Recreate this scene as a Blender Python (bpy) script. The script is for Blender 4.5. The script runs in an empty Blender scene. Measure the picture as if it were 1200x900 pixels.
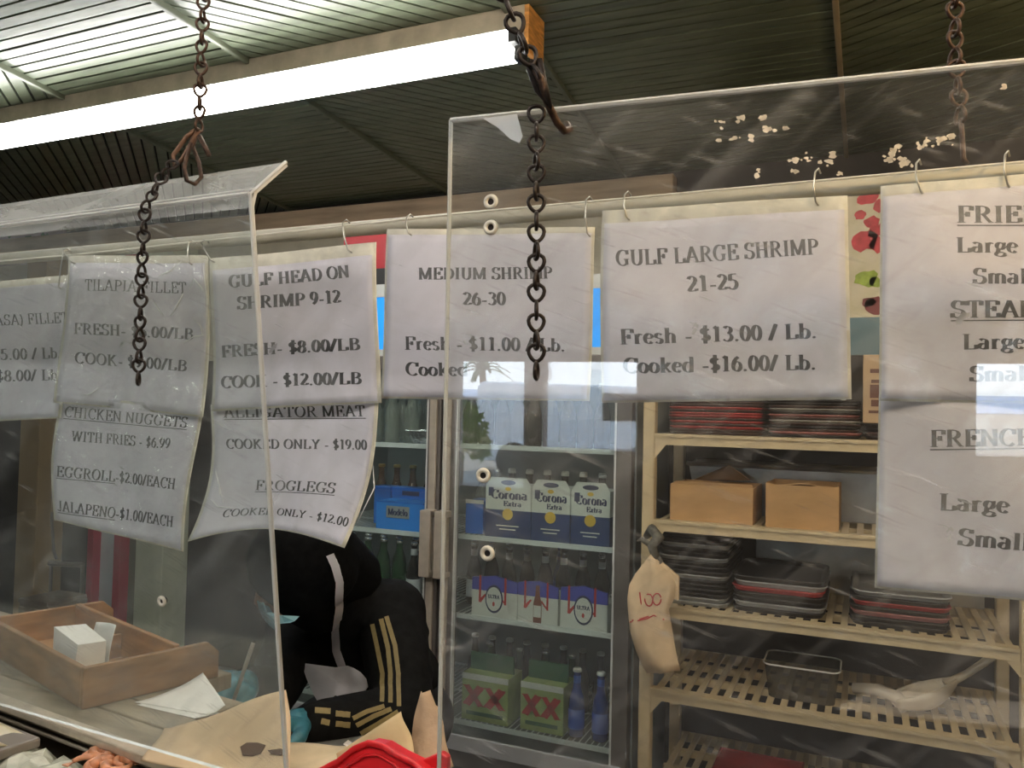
import bpy, bmesh, math, random
from math import sin, cos, pi, radians, sqrt
from mathutils import Vector, Matrix
from mathutils.bvhtree import BVHTree

random.seed(7)
S = bpy.context.scene
COL = S.collection

# ------------------------------------------------------------------ camera
# wall frame: X runs along the counter, Y goes into the stall, Z is up
FPX = 942.0
YAW, PITCH, ROLL = radians(23.76), radians(1.88), radians(1.29)
CAMP = Vector((0, 0, 1.5))
FW = Vector((-sin(YAW) * cos(PITCH), cos(YAW) * cos(PITCH), sin(PITCH)))
_r = Vector((cos(YAW), sin(YAW), 0))
_u = _r.cross(FW)
RT = _r * cos(ROLL) + _u * sin(ROLL)
UP = _u * cos(ROLL) - _r * sin(ROLL)
cam = bpy.data.cameras.new('camera')
co = bpy.data.objects.new('camera', cam)
COL.objects.link(co)
cam.sensor_width = 36
cam.lens = 36 * FPX / 1200
cam.clip_start = .02
M4 = Matrix((RT, UP, -FW)).transposed().to_4x4()
M4.translation = CAMP
co.matrix_world = M4
S.camera = co

# ------------------------------------------------------------------ light
S.view_settings.view_transform = 'Standard'
S.view_settings.look = 'None'
S.view_settings.gamma = 1
S.view_settings.use_curve_mapping = False
S.view_settings.exposure = 0.28
SKY = 8.0
TUBE = 17.0
FILL_FRONT = 21.0
FILL_MIDDLE = 12.0
BULB = 15.0
SUNE = 16.0
W = bpy.data.worlds.new('sky')
S.world = W
W.use_nodes = True
nt = W.node_tree
bg = nt.nodes['Background']
tc = nt.nodes.new('ShaderNodeTexCoord')
sp = nt.nodes.new('ShaderNodeSeparateXYZ')
rp = nt.nodes.new('ShaderNodeValToRGB')
nt.links.new(tc.outputs['Generated'], sp.inputs[0])
nt.links.new(sp.outputs['Z'], rp.inputs[0])
rp.color_ramp.elements[0].position = 0
rp.color_ramp.elements[0].color = (.80, .90, 1, 1)
rp.color_ramp.elements[1].position = .7
rp.color_ramp.elements[1].color = (.42, .64, 1, 1)
nt.links.new(rp.outputs[0], bg.inputs[0])
bg.inputs[1].default_value = SKY
S.cycles.max_bounces = 8
S.cycles.transparent_max_bounces = 24
S.cycles.use_denoising = True
S.cycles.sample_clamp_indirect = 6


def lamp(name, kind, loc, energy, color, size=.1, size_y=None, rot=(0, 0, 0)):
    l = bpy.data.lights.new(name, kind)
    l.energy = energy
    l.color = color
    if kind == 'AREA':
        l.shape = 'RECTANGLE'
        l.size = size
        l.size_y = size_y or size
    elif kind == 'POINT':
        l.shadow_soft_size = size
    elif kind == 'SUN':
        l.angle = size
    o = bpy.data.objects.new(name, l)
    COL.objects.link(o)
    o.location = loc
    o.rotation_euler = rot
    return o


lamp('sun', 'SUN', (8, -8, 9), SUNE, (1, .90, .76), .01, rot=(radians(38), radians(34), 0))

# ------------------------------------------------------------------ pixel rays
def ray(px, py):
    return FW + RT * ((px - 600) / FPX) - UP * ((py - 450) / FPX)


def PY(px, py, Y):
    d = ray(px, py)
    return CAMP + d * ((Y - CAMP.y) / d.y)


def PZ(px, py, Z):
    d = ray(px, py)
    return CAMP + d * ((Z - CAMP.z) / d.z)


def PIX(p):
    v = Vector(p) - CAMP
    z = v.dot(FW)
    return 600 + FPX * v.dot(RT) / z, 450 - FPX * v.dot(UP) / z


# ------------------------------------------------------------------ materials
MATS = {}


def mat(name, col, rough=.6, metal=0., var=0., scale=8., bump=0., spec=.5, emit=None, es=0., stretch=None, col2=None,
        trans=0., detail=6):
    if name in MATS:
        return MATS[name]
    m = bpy.data.materials.new(name)
    m.use_nodes = True
    n = m.node_tree
    b = n.nodes['Principled BSDF']
    b.inputs['Base Color'].default_value = (*col, 1)
    b.inputs['Roughness'].default_value = rough
    b.inputs['Metallic'].default_value = metal
    b.inputs['Specular IOR Level'].default_value = spec
    b.inputs['Transmission Weight'].default_value = trans
    if emit:
        b.inputs['Emission Color'].default_value = (*emit, 1)
        b.inputs['Emission Strength'].default_value = es
    if var > 0 or bump > 0 or col2:
        t = n.nodes.new('ShaderNodeTexCoord')
        mp = n.nodes.new('ShaderNodeMapping')
        n.links.new(t.outputs['Object'], mp.inputs[0])
        if stretch:
            mp.inputs['Scale'].default_value = stretch
        nz = n.nodes.new('ShaderNodeTexNoise')
        nz.inputs['Scale'].default_value = scale
        nz.inputs['Detail'].default_value = detail
        n.links.new(mp.outputs[0], nz.inputs['Vector'])
        if var > 0 or col2:
            r = n.nodes.new('ShaderNodeValToRGB')
            r.color_ramp.elements[0].position = .3
            r.color_ramp.elements[1].position = .7
            c2 = col2 or tuple(min(1, c * (1 + var)) for c in col)
            c1 = col if col2 else tuple(c * (1 - var) for c in col)
            r.color_ramp.elements[0].color = (*c1, 1)
            r.color_ramp.elements[1].color = (*c2, 1)
            n.links.new(nz.outputs[0], r.inputs[0])
            n.links.new(r.outputs[0], b.inputs['Base Color'])
        if bump > 0:
            bp = n.nodes.new('ShaderNodeBump')
            bp.inputs['Strength'].default_value = bump
            bp.inputs['Distance'].default_value = .01
            n.links.new(nz.outputs[0], bp.inputs['Height'])
            n.links.new(bp.outputs[0], b.inputs['Normal'])
    MATS[name] = m
    return m


def clear_mat(name, tint, haze, gloss, hcol=(.8, .8, .8), rough=.02, scratch=0., scale=3., wide=0., bend=0., hmax=None):
    """clear sheet: see-through, with a mirror sheen and a milky streaked haze and scratches"""
    if name in MATS:
        return MATS[name]
    m = bpy.data.materials.new(name)
    m.use_nodes = True
    n = m.node_tree
    n.nodes.clear()
    out = n.nodes.new('ShaderNodeOutputMaterial')
    tr = n.nodes.new('ShaderNodeBsdfTransparent')
    tr.inputs[0].default_value = (*tint, 1)
    df = n.nodes.new('ShaderNodeBsdfDiffuse')
    df.inputs[0].default_value = (*hcol, 1)
    gl = n.nodes.new('ShaderNodeBsdfGlossy')
    gl.inputs['Roughness'].default_value = rough
    m1 = n.nodes.new('ShaderNodeMixShader')
    m2 = n.nodes.new('ShaderNodeMixShader')
    n.links.new(tr.outputs[0], m1.inputs[1])
    n.links.new(df.outputs[0], m1.inputs[2])
    n.links.new(m1.outputs[0], m2.inputs[1])
    n.links.new(gl.outputs[0], m2.inputs[2])
    n.links.new(m2.outputs[0], out.inputs[0])
    m2.inputs[0].default_value = gloss
    m1.inputs[0].default_value = haze
    if scratch > 0:
        t = n.nodes.new('ShaderNodeTexCoord')
        # broad hazy wipes
        n1 = n.nodes.new('ShaderNodeTexNoise')
        n1.inputs['Scale'].default_value = scale
        n1.inputs['Detail'].default_value = 8
        n1.inputs['Distortion'].default_value = 1.2
        n.links.new(t.outputs['Object'], n1.inputs['Vector'])
        # fine scratches
        mp = n.nodes.new('ShaderNodeMapping')
        mp.vector_type = 'TEXTURE'
        mp.inputs['Rotation'].default_value = (0, .35, 0)
        mp.inputs['Scale'].default_value = (1 / 4, 1, 1 / 50)
        n.links.new(t.outputs['Object'], mp.inputs[0])
        n2 = n.nodes.new('ShaderNodeTexNoise')
        n2.inputs['Scale'].default_value = 4
        n2.inputs['Detail'].default_value = 5
        n.links.new(mp.outputs[0], n2.inputs['Vector'])
        a = n.nodes.new('ShaderNodeMapRange')
        a.inputs[1].default_value = .35
        a.inputs[2].default_value = .75
        a.inputs[3].default_value = haze * .35
        a.inputs[4].default_value = haze * 3.0
        n.links.new(n1.outputs[0], a.inputs[0])
        b = n.nodes.new('ShaderNodeMapRange')
        b.inputs[1].default_value = .60
        b.inputs[2].default_value = .78
        b.inputs[3].default_value = 0
        b.inputs[4].default_value = scratch
        n.links.new(n2.outputs[0], b.inputs[0])
        mp3 = n.nodes.new('ShaderNodeMapping')
        mp3.vector_type = 'TEXTURE'
        mp3.inputs['Rotation'].default_value = (0, -.75, 0)
        mp3.inputs['Scale'].default_value = (1 / 1.6, 1, 1 / 20)
        n.links.new(t.outputs['Object'], mp3.inputs[0])
        n3 = n.nodes.new('ShaderNodeTexNoise')
        n3.inputs['Scale'].default_value = 2.2
        n3.inputs['Detail'].default_value = 6
        n3.inputs['Distortion'].default_value = .4
        n.links.new(mp3.outputs[0], n3.inputs['Vector'])
        w3 = n.nodes.new('ShaderNodeMapRange')
        w3.inputs[1].default_value = .52
        w3.inputs[2].default_value = .80
        w3.inputs[3].default_value = 0
        w3.inputs[4].default_value = scratch * .9
        n.links.new(n3.outputs[0], w3.inputs[0])
        gate = n.nodes.new('ShaderNodeMath')
        gate.operation = 'MULTIPLY'
        n.links.new(w3.outputs[0], gate.inputs[0])
        n.links.new(n1.outputs[0], gate.inputs[1])
        ad3 = n.nodes.new('ShaderNodeMath')
        n.links.new(gate.outputs[0], ad3.inputs[0])
        n.links.new(b.outputs[0], ad3.inputs[1])
        ad = n.nodes.new('ShaderNodeMath')
        n.links.new(a.outputs[0], ad.inputs[0])
        n.links.new(ad3.outputs[0], ad.inputs[1])
        n.links.new(ad.outputs[0], m1.inputs[0])
    if bend > 0:
        t = n.nodes.new('ShaderNodeTexCoord')
        nz = n.nodes.new('ShaderNodeTexNoise')
        nz.inputs['Scale'].default_value = wide or 9
        nz.inputs['Detail'].default_value = 3
        n.links.new(t.outputs['Object'], nz.inputs['Vector'])
        bp = n.nodes.new('ShaderNodeBump')
        bp.inputs['Strength'].default_value = bend
        bp.inputs['Distance'].default_value = .01
        n.links.new(nz.outputs[0], bp.inputs['Height'])
        n.links.new(bp.outputs[0], gl.inputs['Normal'])
    MATS[name] = m
    return m


# ------------------------------------------------------------------ mesh building
class MB:
    def __init__(s):
        s.v, s.f, s.mi = [], [], []

    def add(s, vs, fs, mi=0):
        o = len(s.v)
        s.v += [Vector(v) for v in vs]
        s.f += [tuple(i + o for i in f) for f in fs]
        s.mi += [mi] * len(fs)
        return s

    def box(s, a, b, mi=0):
        x0, y0, z0 = a
        x1, y1, z1 = b
        return s.add([(x0, y0, z0), (x1, y0, z0), (x1, y1, z0), (x0, y1, z0), (x0, y0, z1), (x1, y0, z1), (x1, y1, z1), (x0, y1, z1)],
                     [(0, 3, 2, 1), (4, 5, 6, 7), (0, 1, 5, 4), (1, 2, 6, 5), (2, 3, 7, 6), (3, 0, 4, 7)], mi)

    def hexa(s, p, mi=0):
        """8 points: bottom ring 0-3, top ring 4-7"""
        return s.add(p, [(0, 3, 2, 1), (4, 5, 6, 7), (0, 1, 5, 4), (1, 2, 6, 5), (2, 3, 7, 6), (3, 0, 4, 7)], mi)

    def prism(s, poly, off, mi=0, mside=None):
        n = len(poly)
        off = Vector(off)
        vs = [Vector(p) for p in poly] + [Vector(p) + off for p in poly]
        o = len(s.v)
        s.v += vs
        s.f += [tuple(o + i for i in range(n - 1, -1, -1)), tuple(o + n + i for i in range(n))]
        s.mi += [mi, mi]
        for i in range(n):
            j = (i + 1) % n
            s.f.append((o + i, o + j, o + n + j, o + n + i))
            s.mi.append(mi if mside is None else mside)
        return s

    def tube(s, path, r, n=8, closed=False, mi=0, caps=True):
        P = [Vector(p) for p in path]
        m = len(P)
        rs = r if isinstance(r, (list, tuple)) else [r] * m
        o = len(s.v)
        prev = None
        for i in range(m):
            if closed:
                t = P[(i + 1) % m] - P[i - 1]
            else:
                t = P[min(i + 1, m - 1)] - P[max(i - 1, 0)]
            if t.length < 1e-9:
                t = Vector((0, 0, 1))
            t.normalize()
            if prev is None:
                a = Vector((0, 0, 1)) if abs(t.z) < .9 else Vector((1, 0, 0))
                x = t.cross(a).normalized()
            else:
                x = (prev - t * prev.dot(t))
                if x.length < 1e-6:
                    x = t.orthogonal()
                x.normalize()
            prev = x
            y = t.cross(x)
            for k in range(n):
                a = 2 * pi * k / n
                s.v.append(P[i] + (x * cos(a) + y * sin(a)) * rs[i])
        for i in range(m if closed else m - 1):
            j = (i + 1) % m
            for k in range(n):
                l = (k + 1) % n
                s.f.append((o + i * n + k, o + i * n + l, o + j * n + l, o + j * n + k))
                s.mi.append(mi)
        if not closed and caps:
            s.f.append(tuple(o + k for k in range(n - 1, -1, -1)))
            s.f.append(tuple(o + (m - 1) * n + k for k in range(n)))
            s.mi += [mi, mi]
        return s

    def lathe(s, prof, n=14, c=(0, 0, 0), mi=0):
        o = len(s.v)
        c = Vector(c)
        for r, z in prof:
            for k in range(n):
                a = 2 * pi * k / n
                s.v.append(c + Vector((r * cos(a), r * sin(a), z)))
        for i in range(len(prof) - 1):
            for k in range(n):
                l = (k + 1) % n
                s.f.append((o + i * n + k, o + i * n + l, o + (i + 1) * n + l, o + (i + 1) * n + k))
                s.mi.append(mi)
        s.f.append(tuple(o + k for k in range(n - 1, -1, -1)))
        s.f.append(tuple(o + (len(prof) - 1) * n + k for k in range(n)))
        s.mi += [mi, mi]
        return s

    def grid(s, fn, nu, nv, thick=0., mi=0):
        """fn(u,v) -> point; thick > 0 makes a closed slab along the normals"""
        G = [[Vector(fn(i / nu, j / nv)) for j in range(nv + 1)] for i in range(nu + 1)]
        o = len(s.v)
        W_ = nv + 1
        for row in G:
            s.v += row
        for i in range(nu):
            for j in range(nv):
                s.f.append((o + i * W_ + j, o + (i + 1) * W_ + j, o + (i + 1) * W_ + j + 1, o + i * W_ + j + 1))
                s.mi.append(mi)
        if thick > 0:
            o2 = len(s.v)
            for i in range(nu + 1):
                for j in range(nv + 1):
                    a = G[min(i + 1, nu)][j] - G[max(i - 1, 0)][j]
                    b = G[i][min(j + 1, nv)] - G[i][max(j - 1, 0)]
                    nn = a.cross(b)
                    nn = nn.normalized() if nn.length > 1e-12 else Vector((0, 0, 1))
                    s.v.append(G[i][j] - nn * thick)
            for i in range(nu):
                for j in range(nv):
                    s.f.append((o2 + i * W_ + j, o2 + i * W_ + j + 1, o2 + (i + 1) * W_ + j + 1, o2 + (i + 1) * W_ + j))
                    s.mi.append(mi)
            ring = [(i, 0) for i in range(nu)] + [(nu, j) for j in range(nv)] + [(i, nv) for i in range(nu, 0, -1)] + [(0, j) for j in range(nv, 0, -1)]
            for a in range(len(ring)):
                p, q = ring[a], ring[(a + 1) % len(ring)]
                ip, iq = p[0] * W_ + p[1], q[0] * W_ + q[1]
                s.f.append((o + iq, o + ip, o2 + ip, o2 + iq))
                s.mi.append(mi)
        return s

    def capsule(s, a, b, ra, rb, n=12):
        a, b = Vector(a), Vector(b)
        d = b - a
        L = max(d.length, 1e-6)
        t = d / L
        path, rr = [], []
        for k in range(5):
            th = pi / 2 * k / 4
            path.append(a - t * ra * cos(th))
            rr.append(max(ra * sin(th), 1e-4))
        for k in range(1, 5):
            path.append(a + d * k / 5)
            rr.append(ra + (rb - ra) * k / 5)
        for k in range(5):
            th = pi / 2 * k / 4
            path.append(b + t * rb * sin(th))
            rr.append(max(rb * cos(th), 1e-4))
        return s.tube(path, rr, n)

    def ell(s, c, r, rot=None, n=14):
        c = Vector(c)
        R = rot or Matrix.Identity(3)
        o = len(s.v)
        m = 9
        for i in range(m + 1):
            th = pi * i / m
            for k in range(n):
                a = 2 * pi * k / n
                q = Vector((r[0] * max(sin(th), .01) * cos(a), r[1] * max(sin(th), .01) * sin(a), r[2] * cos(th)))
                s.v.append(c + R @ q)
        for i in range(m):
            for k in range(n):
                l = (k + 1) % n
                s.f.append((o + i * n + k, o + (i + 1) * n + k, o + (i + 1) * n + l, o + i * n + l))
                s.mi.append(0)
        s.f.append(tuple(o + k for k in range(n)))
        s.f.append(tuple(o + m * n + k for k in range(n - 1, -1, -1)))
        s.mi += [0, 0]
        return s

    def build(s, name, m, parent=None, smooth=False, bevel=0., remesh=0., sm=0, kind=None):
        me = bpy.data.meshes.new(name)
        o = bpy.data.objects.new(name, me)
        COL.objects.link(o)
        if parent is None:
            xs = [v.x for v in s.v]
            ys = [v.y for v in s.v]
            zs = [v.z for v in s.v]
            org = Vector(((min(xs) + max(xs)) / 2, (min(ys) + max(ys)) / 2, min(zs)))
            o.location = org
        else:
            org = WORG[parent.name]
            o.parent = parent
        WORG[o.name] = org
        me.from_pydata([v - org for v in s.v], [], s.f)
        for mm in (m if isinstance(m, (list, tuple)) else [m]):
            me.materials.append(mm)
        for p, i in zip(me.polygons, s.mi):
            p.material_index = i
        bm = bmesh.new()
        bm.from_mesh(me)
        bmesh.ops.recalc_face_normals(bm, faces=bm.faces)
        bm.to_mesh(me)
        bm.free()
        if remesh:
            md = o.modifiers.new('r', 'REMESH')
            md.mode = 'VOXEL'
            md.voxel_size = remesh
            if sm:
                ms = o.modifiers.new('s', 'SMOOTH')
                ms.factor = .5
                ms.iterations = sm
            dg = bpy.context.evaluated_depsgraph_get()
            me2 = bpy.data.meshes.new_from_object(o.evaluated_get(dg))
            o.modifiers.clear()
            o.data = me2
            me = me2
            if not me.materials:
                me.materials.append(m)
            smooth = True
        if smooth:
            me.polygons.foreach_set('use_smooth', [True] * len(me.polygons))
        if bevel:
            md = o.modifiers.new('b', 'BEVEL')
            md.width = bevel
            md.segments = 2
            md.limit_method = 'ANGLE'
        if kind:
            o['kind'] = kind
        return o


WORG = {}


def thing(name, loc, label, cat, group=None):
    o = bpy.data.objects.new(name, None)
    COL.objects.link(o)
    o.location = loc
    o.empty_display_size = .02
    WORG[o.name] = Vector(loc)
    tag(o, label, cat, group)
    return o


def tag(o, label, cat, group=None, kind=None):
    o['label'] = label
    o['category'] = cat
    if group:
        o['group'] = group
    if kind:
        o['kind'] = kind
    return o


def children(o):
    return [c for c in o.children]


def copy_tree(o, loc, rz=None, label=None, group=None):
    c = o.copy()
    COL.objects.link(c)
    c.location = loc
    if rz is not None:
        c.rotation_euler = (0, 0, rz)
    if label:
        c['label'] = label
    if group:
        c['group'] = group
    for ch in list(o.children):
        d = ch.copy()
        COL.objects.link(d)
        d.parent = c
        for g in list(ch.children):
            e = g.copy()
            COL.objects.link(e)
            e.parent = d
    return c


ORD = ['first', 'second', 'third', 'fourth', 'fifth', 'sixth', 'seventh', 'eighth', 'ninth', 'tenth', 'eleventh',
       'twelfth', 'thirteenth', 'fourteenth', 'fifteenth', 'sixteenth']

# ------------------------------------------------------------------ lettering: a small bold roman face drawn with a broad nib
# l x0 y0 x1 y1 : stroke, e cx cy rx ry a0 a1 : arc, s x y w : serif bar, d x y : dot
GL = {
    'A': (.76, 'l .08 0 .37 1;l .37 1 .67 0;l .2 .34 .55 .34;s .08 0 .28;s .66 0 .3'),
    'B': (.68, 'l .17 0 .17 1;l .1 .975 .36 .975;l .17 .53 .38 .53;l .1 .025 .38 .025;e .35 .76 .19 .22 -90 90;e .37 .275 .22 .25 -90 90'),
    'C': (.70, 'e .4 .5 .31 .49 45 315;l .64 .98 .64 .68'),
    'D': (.74, 'l .17 0 .17 1;l .06 .975 .34 .975;l .06 .025 .34 .025;e .32 .5 .34 .475 -90 90'),
    'E': (.66, 'l .17 0 .17 1;l .06 .975 .58 .975;l .06 .025 .6 .025;l .17 .52 .44 .52;l .58 .98 .58 .74;l .61 .02 .61 .28;l .44 .66 .44 .38'),
    'F': (.62, 'l .17 0 .17 1;l .06 .975 .57 .975;l .17 .5 .42 .5;l .57 .98 .57 .72;l .42 .64 .42 .36;s .17 0 .32'),
    'G': (.76, 'e .4 .5 .31 .49 45 300;l .64 .98 .64 .7;l .6 .05 .6 .42;s .6 .43 .3'),
    'H': (.78, 'l .17 0 .17 1;l .61 0 .61 1;l .17 .51 .61 .51;s .17 0 .3;s .17 1 .3;s .61 0 .3;s .61 1 .3'),
    'I': (.38, 'l .19 0 .19 1;s .19 0 .3;s .19 1 .3'),
    'J': (.5, 'l .32 .25 .32 1;e .19 .2 .13 .19 -170 0;s .32 1 .3'),
    'K': (.78, 'l .17 0 .17 1;l .2 .45 .58 .97;l .3 .58 .65 .03;s .17 0 .3;s .17 1 .3;s .6 1 .26;s .66 0 .26'),
    'L': (.64, 'l .17 0 .17 1;l .06 .025 .58 .025;s .17 1 .32;l .59 .02 .59 .3'),
    'M': (.94, 'l .14 0 .14 1;l .14 1 .46 .05;l .46 .05 .78 1;l .79 0 .79 1;s .14 0 .26;s .12 1 .22;s .8 1 .22;s .79 0 .3'),
    'N': (.76, 'l .14 0 .14 1;l .14 .98 .62 .04;l .62 0 .62 1;s .14 0 .26;s .11 1 .22;s .62 1 .26'),
    'O': (.76, 'e .38 .5 .31 .49 0 360'),
    'P': (.64, 'l .17 0 .17 1;l .06 .975 .36 .975;l .17 .47 .36 .47;e .34 .72 .23 .25 -90 90;s .17 0 .32'),
    'R': (.74, 'l .17 0 .17 1;l .06 .975 .36 .975;l .17 .5 .36 .5;e .34 .735 .21 .235 -90 90;l .36 .5 .64 .02;s .17 0 .3;s .66 0 .2'),
    'S': (.58, 'e .29 .75 .2 .235 20 270;e .29 .26 .22 .25 -160 90;l .48 .98 .48 .74;l .07 .02 .07 .28'),
    'T': (.68, 'l .34 0 .34 1;l .06 .975 .62 .975;l .06 .98 .06 .72;l .62 .98 .62 .72;s .34 0 .32'),
    'U': (.76, 'l .17 .3 .17 1;e .39 .3 .22 .29 180 360;l .61 .3 .61 1;s .17 1 .3;s .61 1 .26'),
    'W': (1.0, 'l .1 1 .3 0;l .3 0 .5 .95;l .5 .95 .7 0;l .7 0 .9 1;s .1 1 .26;s .9 1 .24;s .5 1 .2'),
    'X': (.74, 'l .1 1 .63 0;l .1 0 .63 1;s .1 1 .26;s .63 1 .24;s .1 0 .24;s .63 0 .28'),
    'Y': (.72, 'l .1 1 .36 .48;l .36 .48 .62 1;l .36 0 .36 .5;s .1 1 .26;s .62 1 .24;s .36 0 .3'),
    '0': (.5, 'e .25 .5 .18 .49 0 360'),
    '1': (.5, 'l .27 0 .27 1;l .27 1 .12 .86;s .27 0 .32'),
    '2': (.5, 'e .24 .74 .17 .24 -30 160;l .39 .62 .07 .06;l .06 .06 .44 .06;l .44 .06 .44 .2'),
    '3': (.5, 'e .23 .76 .16 .22 -90 150;e .22 .28 .2 .26 -150 90'),
    '5': (.5, 'l .12 .97 .42 .97;l .12 .97 .1 .56;e .2 .32 .21 .3 -150 120'),
    '6': (.5, 'e .26 .32 .18 .31 0 360;e .46 .34 .38 .64 110 180'),
    '8': (.5, 'e .25 .75 .15 .23 0 360;e .25 .27 .18 .26 0 360'),
    '9': (.5, 'e .24 .68 .18 .31 0 360;e .04 .66 .38 .64 -70 0'),
    '$': (.5, 'e .25 .69 .16 .19 20 270;e .25 .31 .17 .19 -160 90;l .25 -.1 .25 1.1'),
    '/': (.36, 'l .02 -.03 .32 1.03'),
    '-': (.36, 'h .05 .33 .31'),
    '.': (.26, 'd .13 .06'),
    '(': (.34, 'e .4 .42 .3 .66 125 235'),
    ')': (.34, 'e -.08 .42 .3 .66 -55 55'),
    'a': (.52, 'e .22 .5 .15 .16 0 150;l .37 0 .37 .52;e .22 .19 .16 .17 60 330'),
    'b': (.56, 'l .13 0 .13 1;s .08 1 .16;e .28 .33 .2 .32 -140 140'),
    'd': (.56, 'l .43 0 .43 1;s .38 1 .16;e .26 .33 .2 .32 40 320;s .48 0 .12'),
    'e': (.46, 'e .23 .33 .18 .32 10 320;l .08 .36 .4 .36'),
    'g': (.5, 'e .23 .44 .16 .21 0 360;l .34 .6 .47 .63;e .23 -.1 .2 .14 0 360;l .14 .25 .12 .04'),
    'h': (.58, 'l .14 0 .14 1;s .1 1 .18;e .29 .46 .15 .18 0 150;l .44 0 .44 .48;s .14 0 .24;s .44 0 .24'),
    'k': (.58, 'l .14 0 .14 1;s .1 1 .18;l .18 .28 .44 .63;l .24 .36 .48 .03;s .14 0 .24;s .44 .65 .2;s .48 0 .2'),
    'l': (.3, 'l .15 0 .15 1;s .11 1 .18;s .15 0 .26'),
    'm': (.86, 'l .14 0 .14 .65;s .1 .65 .16;e .28 .46 .14 .18 0 150;l .42 0 .42 .48;e .57 .46 .15 .18 0 150;l .72 0 .72 .48;s .14 0 .22;s .42 0 .22;s .72 0 .22'),
    'n': (.58, 'l .14 0 .14 .65;s .1 .65 .16;e .29 .46 .15 .18 0 150;l .44 0 .44 .48;s .14 0 .24;s .44 0 .24'),
    'o': (.5, 'e .25 .33 .19 .32 0 360'),
    'r': (.44, 'l .14 0 .14 .65;s .1 .65 .16;e .3 .44 .15 .19 50 160;s .15 0 .26'),
    's': (.42, 'e .2 .49 .13 .15 20 270;e .2 .17 .14 .16 -160 90'),
    't': (.36, 'l .16 .12 .16 .88;h .03 .36 .62;e .25 .13 .1 .12 180 320'),
    'x': (.52, 'l .08 .64 .43 0;l .08 0 .43 .64;s .1 .65 .2;s .42 .65 .18;s .1 0 .18;s .43 0 .2'),
    'E2': (.1, ''),
    ' ': (.3, ''),
}


def glyph_quads(txt, thick=.16, nib=18):
    """quads in cap-height units, and the run length"""
    out, x = [], 0.
    ph = radians(nib)
    thin = .07

    def stroke(pts):
        n = len(pts)
        L, R = [], []
        for i in range(n):
            a, b = pts[max(i - 1, 0)], pts[min(i + 1, n - 1)]
            dx, dy = b[0] - a[0], b[1] - a[1]
            q = sqrt(dx * dx + dy * dy) or 1
            th = math.atan2(dy, dx)
            w = max(thin, thick * abs(sin(th + ph))) / 2
            nx, ny = -dy / q * w, dx / q * w
            L.append((pts[i][0] + nx, pts[i][1] + ny))
            R.append((pts[i][0] - nx, pts[i][1] - ny))
        for i in range(n - 1):
            out.append([(x + p[0], p[1]) for p in (R[i], R[i + 1], L[i + 1], L[i])])

    for ch in txt:
        w, d = GL[ch]
        for c in [q for q in d.split(';') if q]:
            k, *a = c.split()
            a = [float(q) for q in a]
            if k == 'l':
                stroke([(a[0], a[1]), ((a[0] + a[2]) / 2, (a[1] + a[3]) / 2), (a[2], a[3])])
            elif k == 'e':
                n = max(4, int(abs(a[5] - a[4]) / 24))
                stroke([(a[0] + a[2] * cos(radians(a[4] + (a[5] - a[4]) * i / n)), a[1] + a[3] * sin(radians(a[4] + (a[5] - a[4]) * i / n))) for i in range(n + 1)])
            elif k == 's':
                y0, y1 = (a[1], a[1] + .05) if a[1] < .4 else (a[1] - .05, a[1])
                out.append([(x + a[0] - a[2] / 2, y0), (x + a[0] + a[2] / 2, y0), (x + a[0] + a[2] / 2, y1), (x + a[0] - a[2] / 2, y1)])
            elif k == 'h':
                out.append([(x + a[0], a[2] - .06), (x + a[1], a[2] - .06), (x + a[1], a[2] + .06), (x + a[0], a[2] + .06)])
            elif k == 'd':
                r = .09
                out.append([(x + a[0] + r * cos(q * pi / 3), a[1] + r * sin(q * pi / 3)) for q in range(6)])
        x += w + .03
    return out, x


def letters(mb, txt, p0, p1, cap, fn, thick=.19, under=None, mi=0):
    """set txt from p0 to p1 (baseline) with given cap height through fn(x,y)->3D; y grows downward in p0/p1"""
    q, L = glyph_quads(txt, thick * 1.22)
    dx, dy = (p1[0] - p0[0]) / L, (p1[1] - p0[1]) / L
    a = math.atan2(p1[1] - p0[1], p1[0] - p0[0])
    ux, uy = sin(a) * cap, -cos(a) * cap
    f = lambda gx, gy: fn(p0[0] + dx * gx + ux * gy, p0[1] + dy * gx + uy * gy)
    for poly in q:
        mb.add([f(*p) for p in poly], [tuple(range(len(poly)))], mi)
    if under:
        _, L2 = glyph_quads(txt[:under])
        n = 8
        for i in range(n):
            a0, a1 = L2 * i / n, L2 * (i + 1) / n
            mb.add([f(a0, -.2), f(a1, -.2), f(a1, -.12), f(a0, -.12)], [(0, 1, 2, 3)], mi)
    return mb

# ================================================================== THE SETTING
CEIL = 2.6
green_paint = mat('green_paint', (.115, .135, .090), .36, var=.35, scale=5, stretch=(1, 6, 1), bump=.15)
dark_gap = mat('dark_gap', (.012, .012, .01), .9)
batten_paint = mat('batten_paint', (.115, .13, .09), .45, var=.2, scale=9)
beam_paint = mat('beam_paint', (.44, .38, .29), .55, var=.22, scale=14, bump=.1)
raw_wood = mat('raw_wood', (.55, .25, .06), .6, var=.4, scale=20, stretch=(1, 1, 5), bump=.2)
brown_wall = mat('brown_wall', (.030, .021, .018), .55, var=.4, scale=6, bump=.1)
dark_board = mat('dark_board', (.038, .031, .025), .6, var=.35, scale=7, stretch=(1, 1, .3))
cream_wall = mat('cream_wall', (.60, .55, .42), .6, var=.1, scale=8)
concrete = mat('concrete', (.22, .20, .18), .8, var=.25, scale=6, bump=.1)
cream_metal = mat('cream_metal', (.60, .48, .29), .45, var=.08, scale=20)
white_metal = mat('white_metal', (.72, .74, .72), .35)
chrome = mat('chrome', (.75, .76, .78), .18, metal=1)
steel = mat('steel', (.42, .42, .40), .35, metal=1, var=.2, scale=12)
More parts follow.
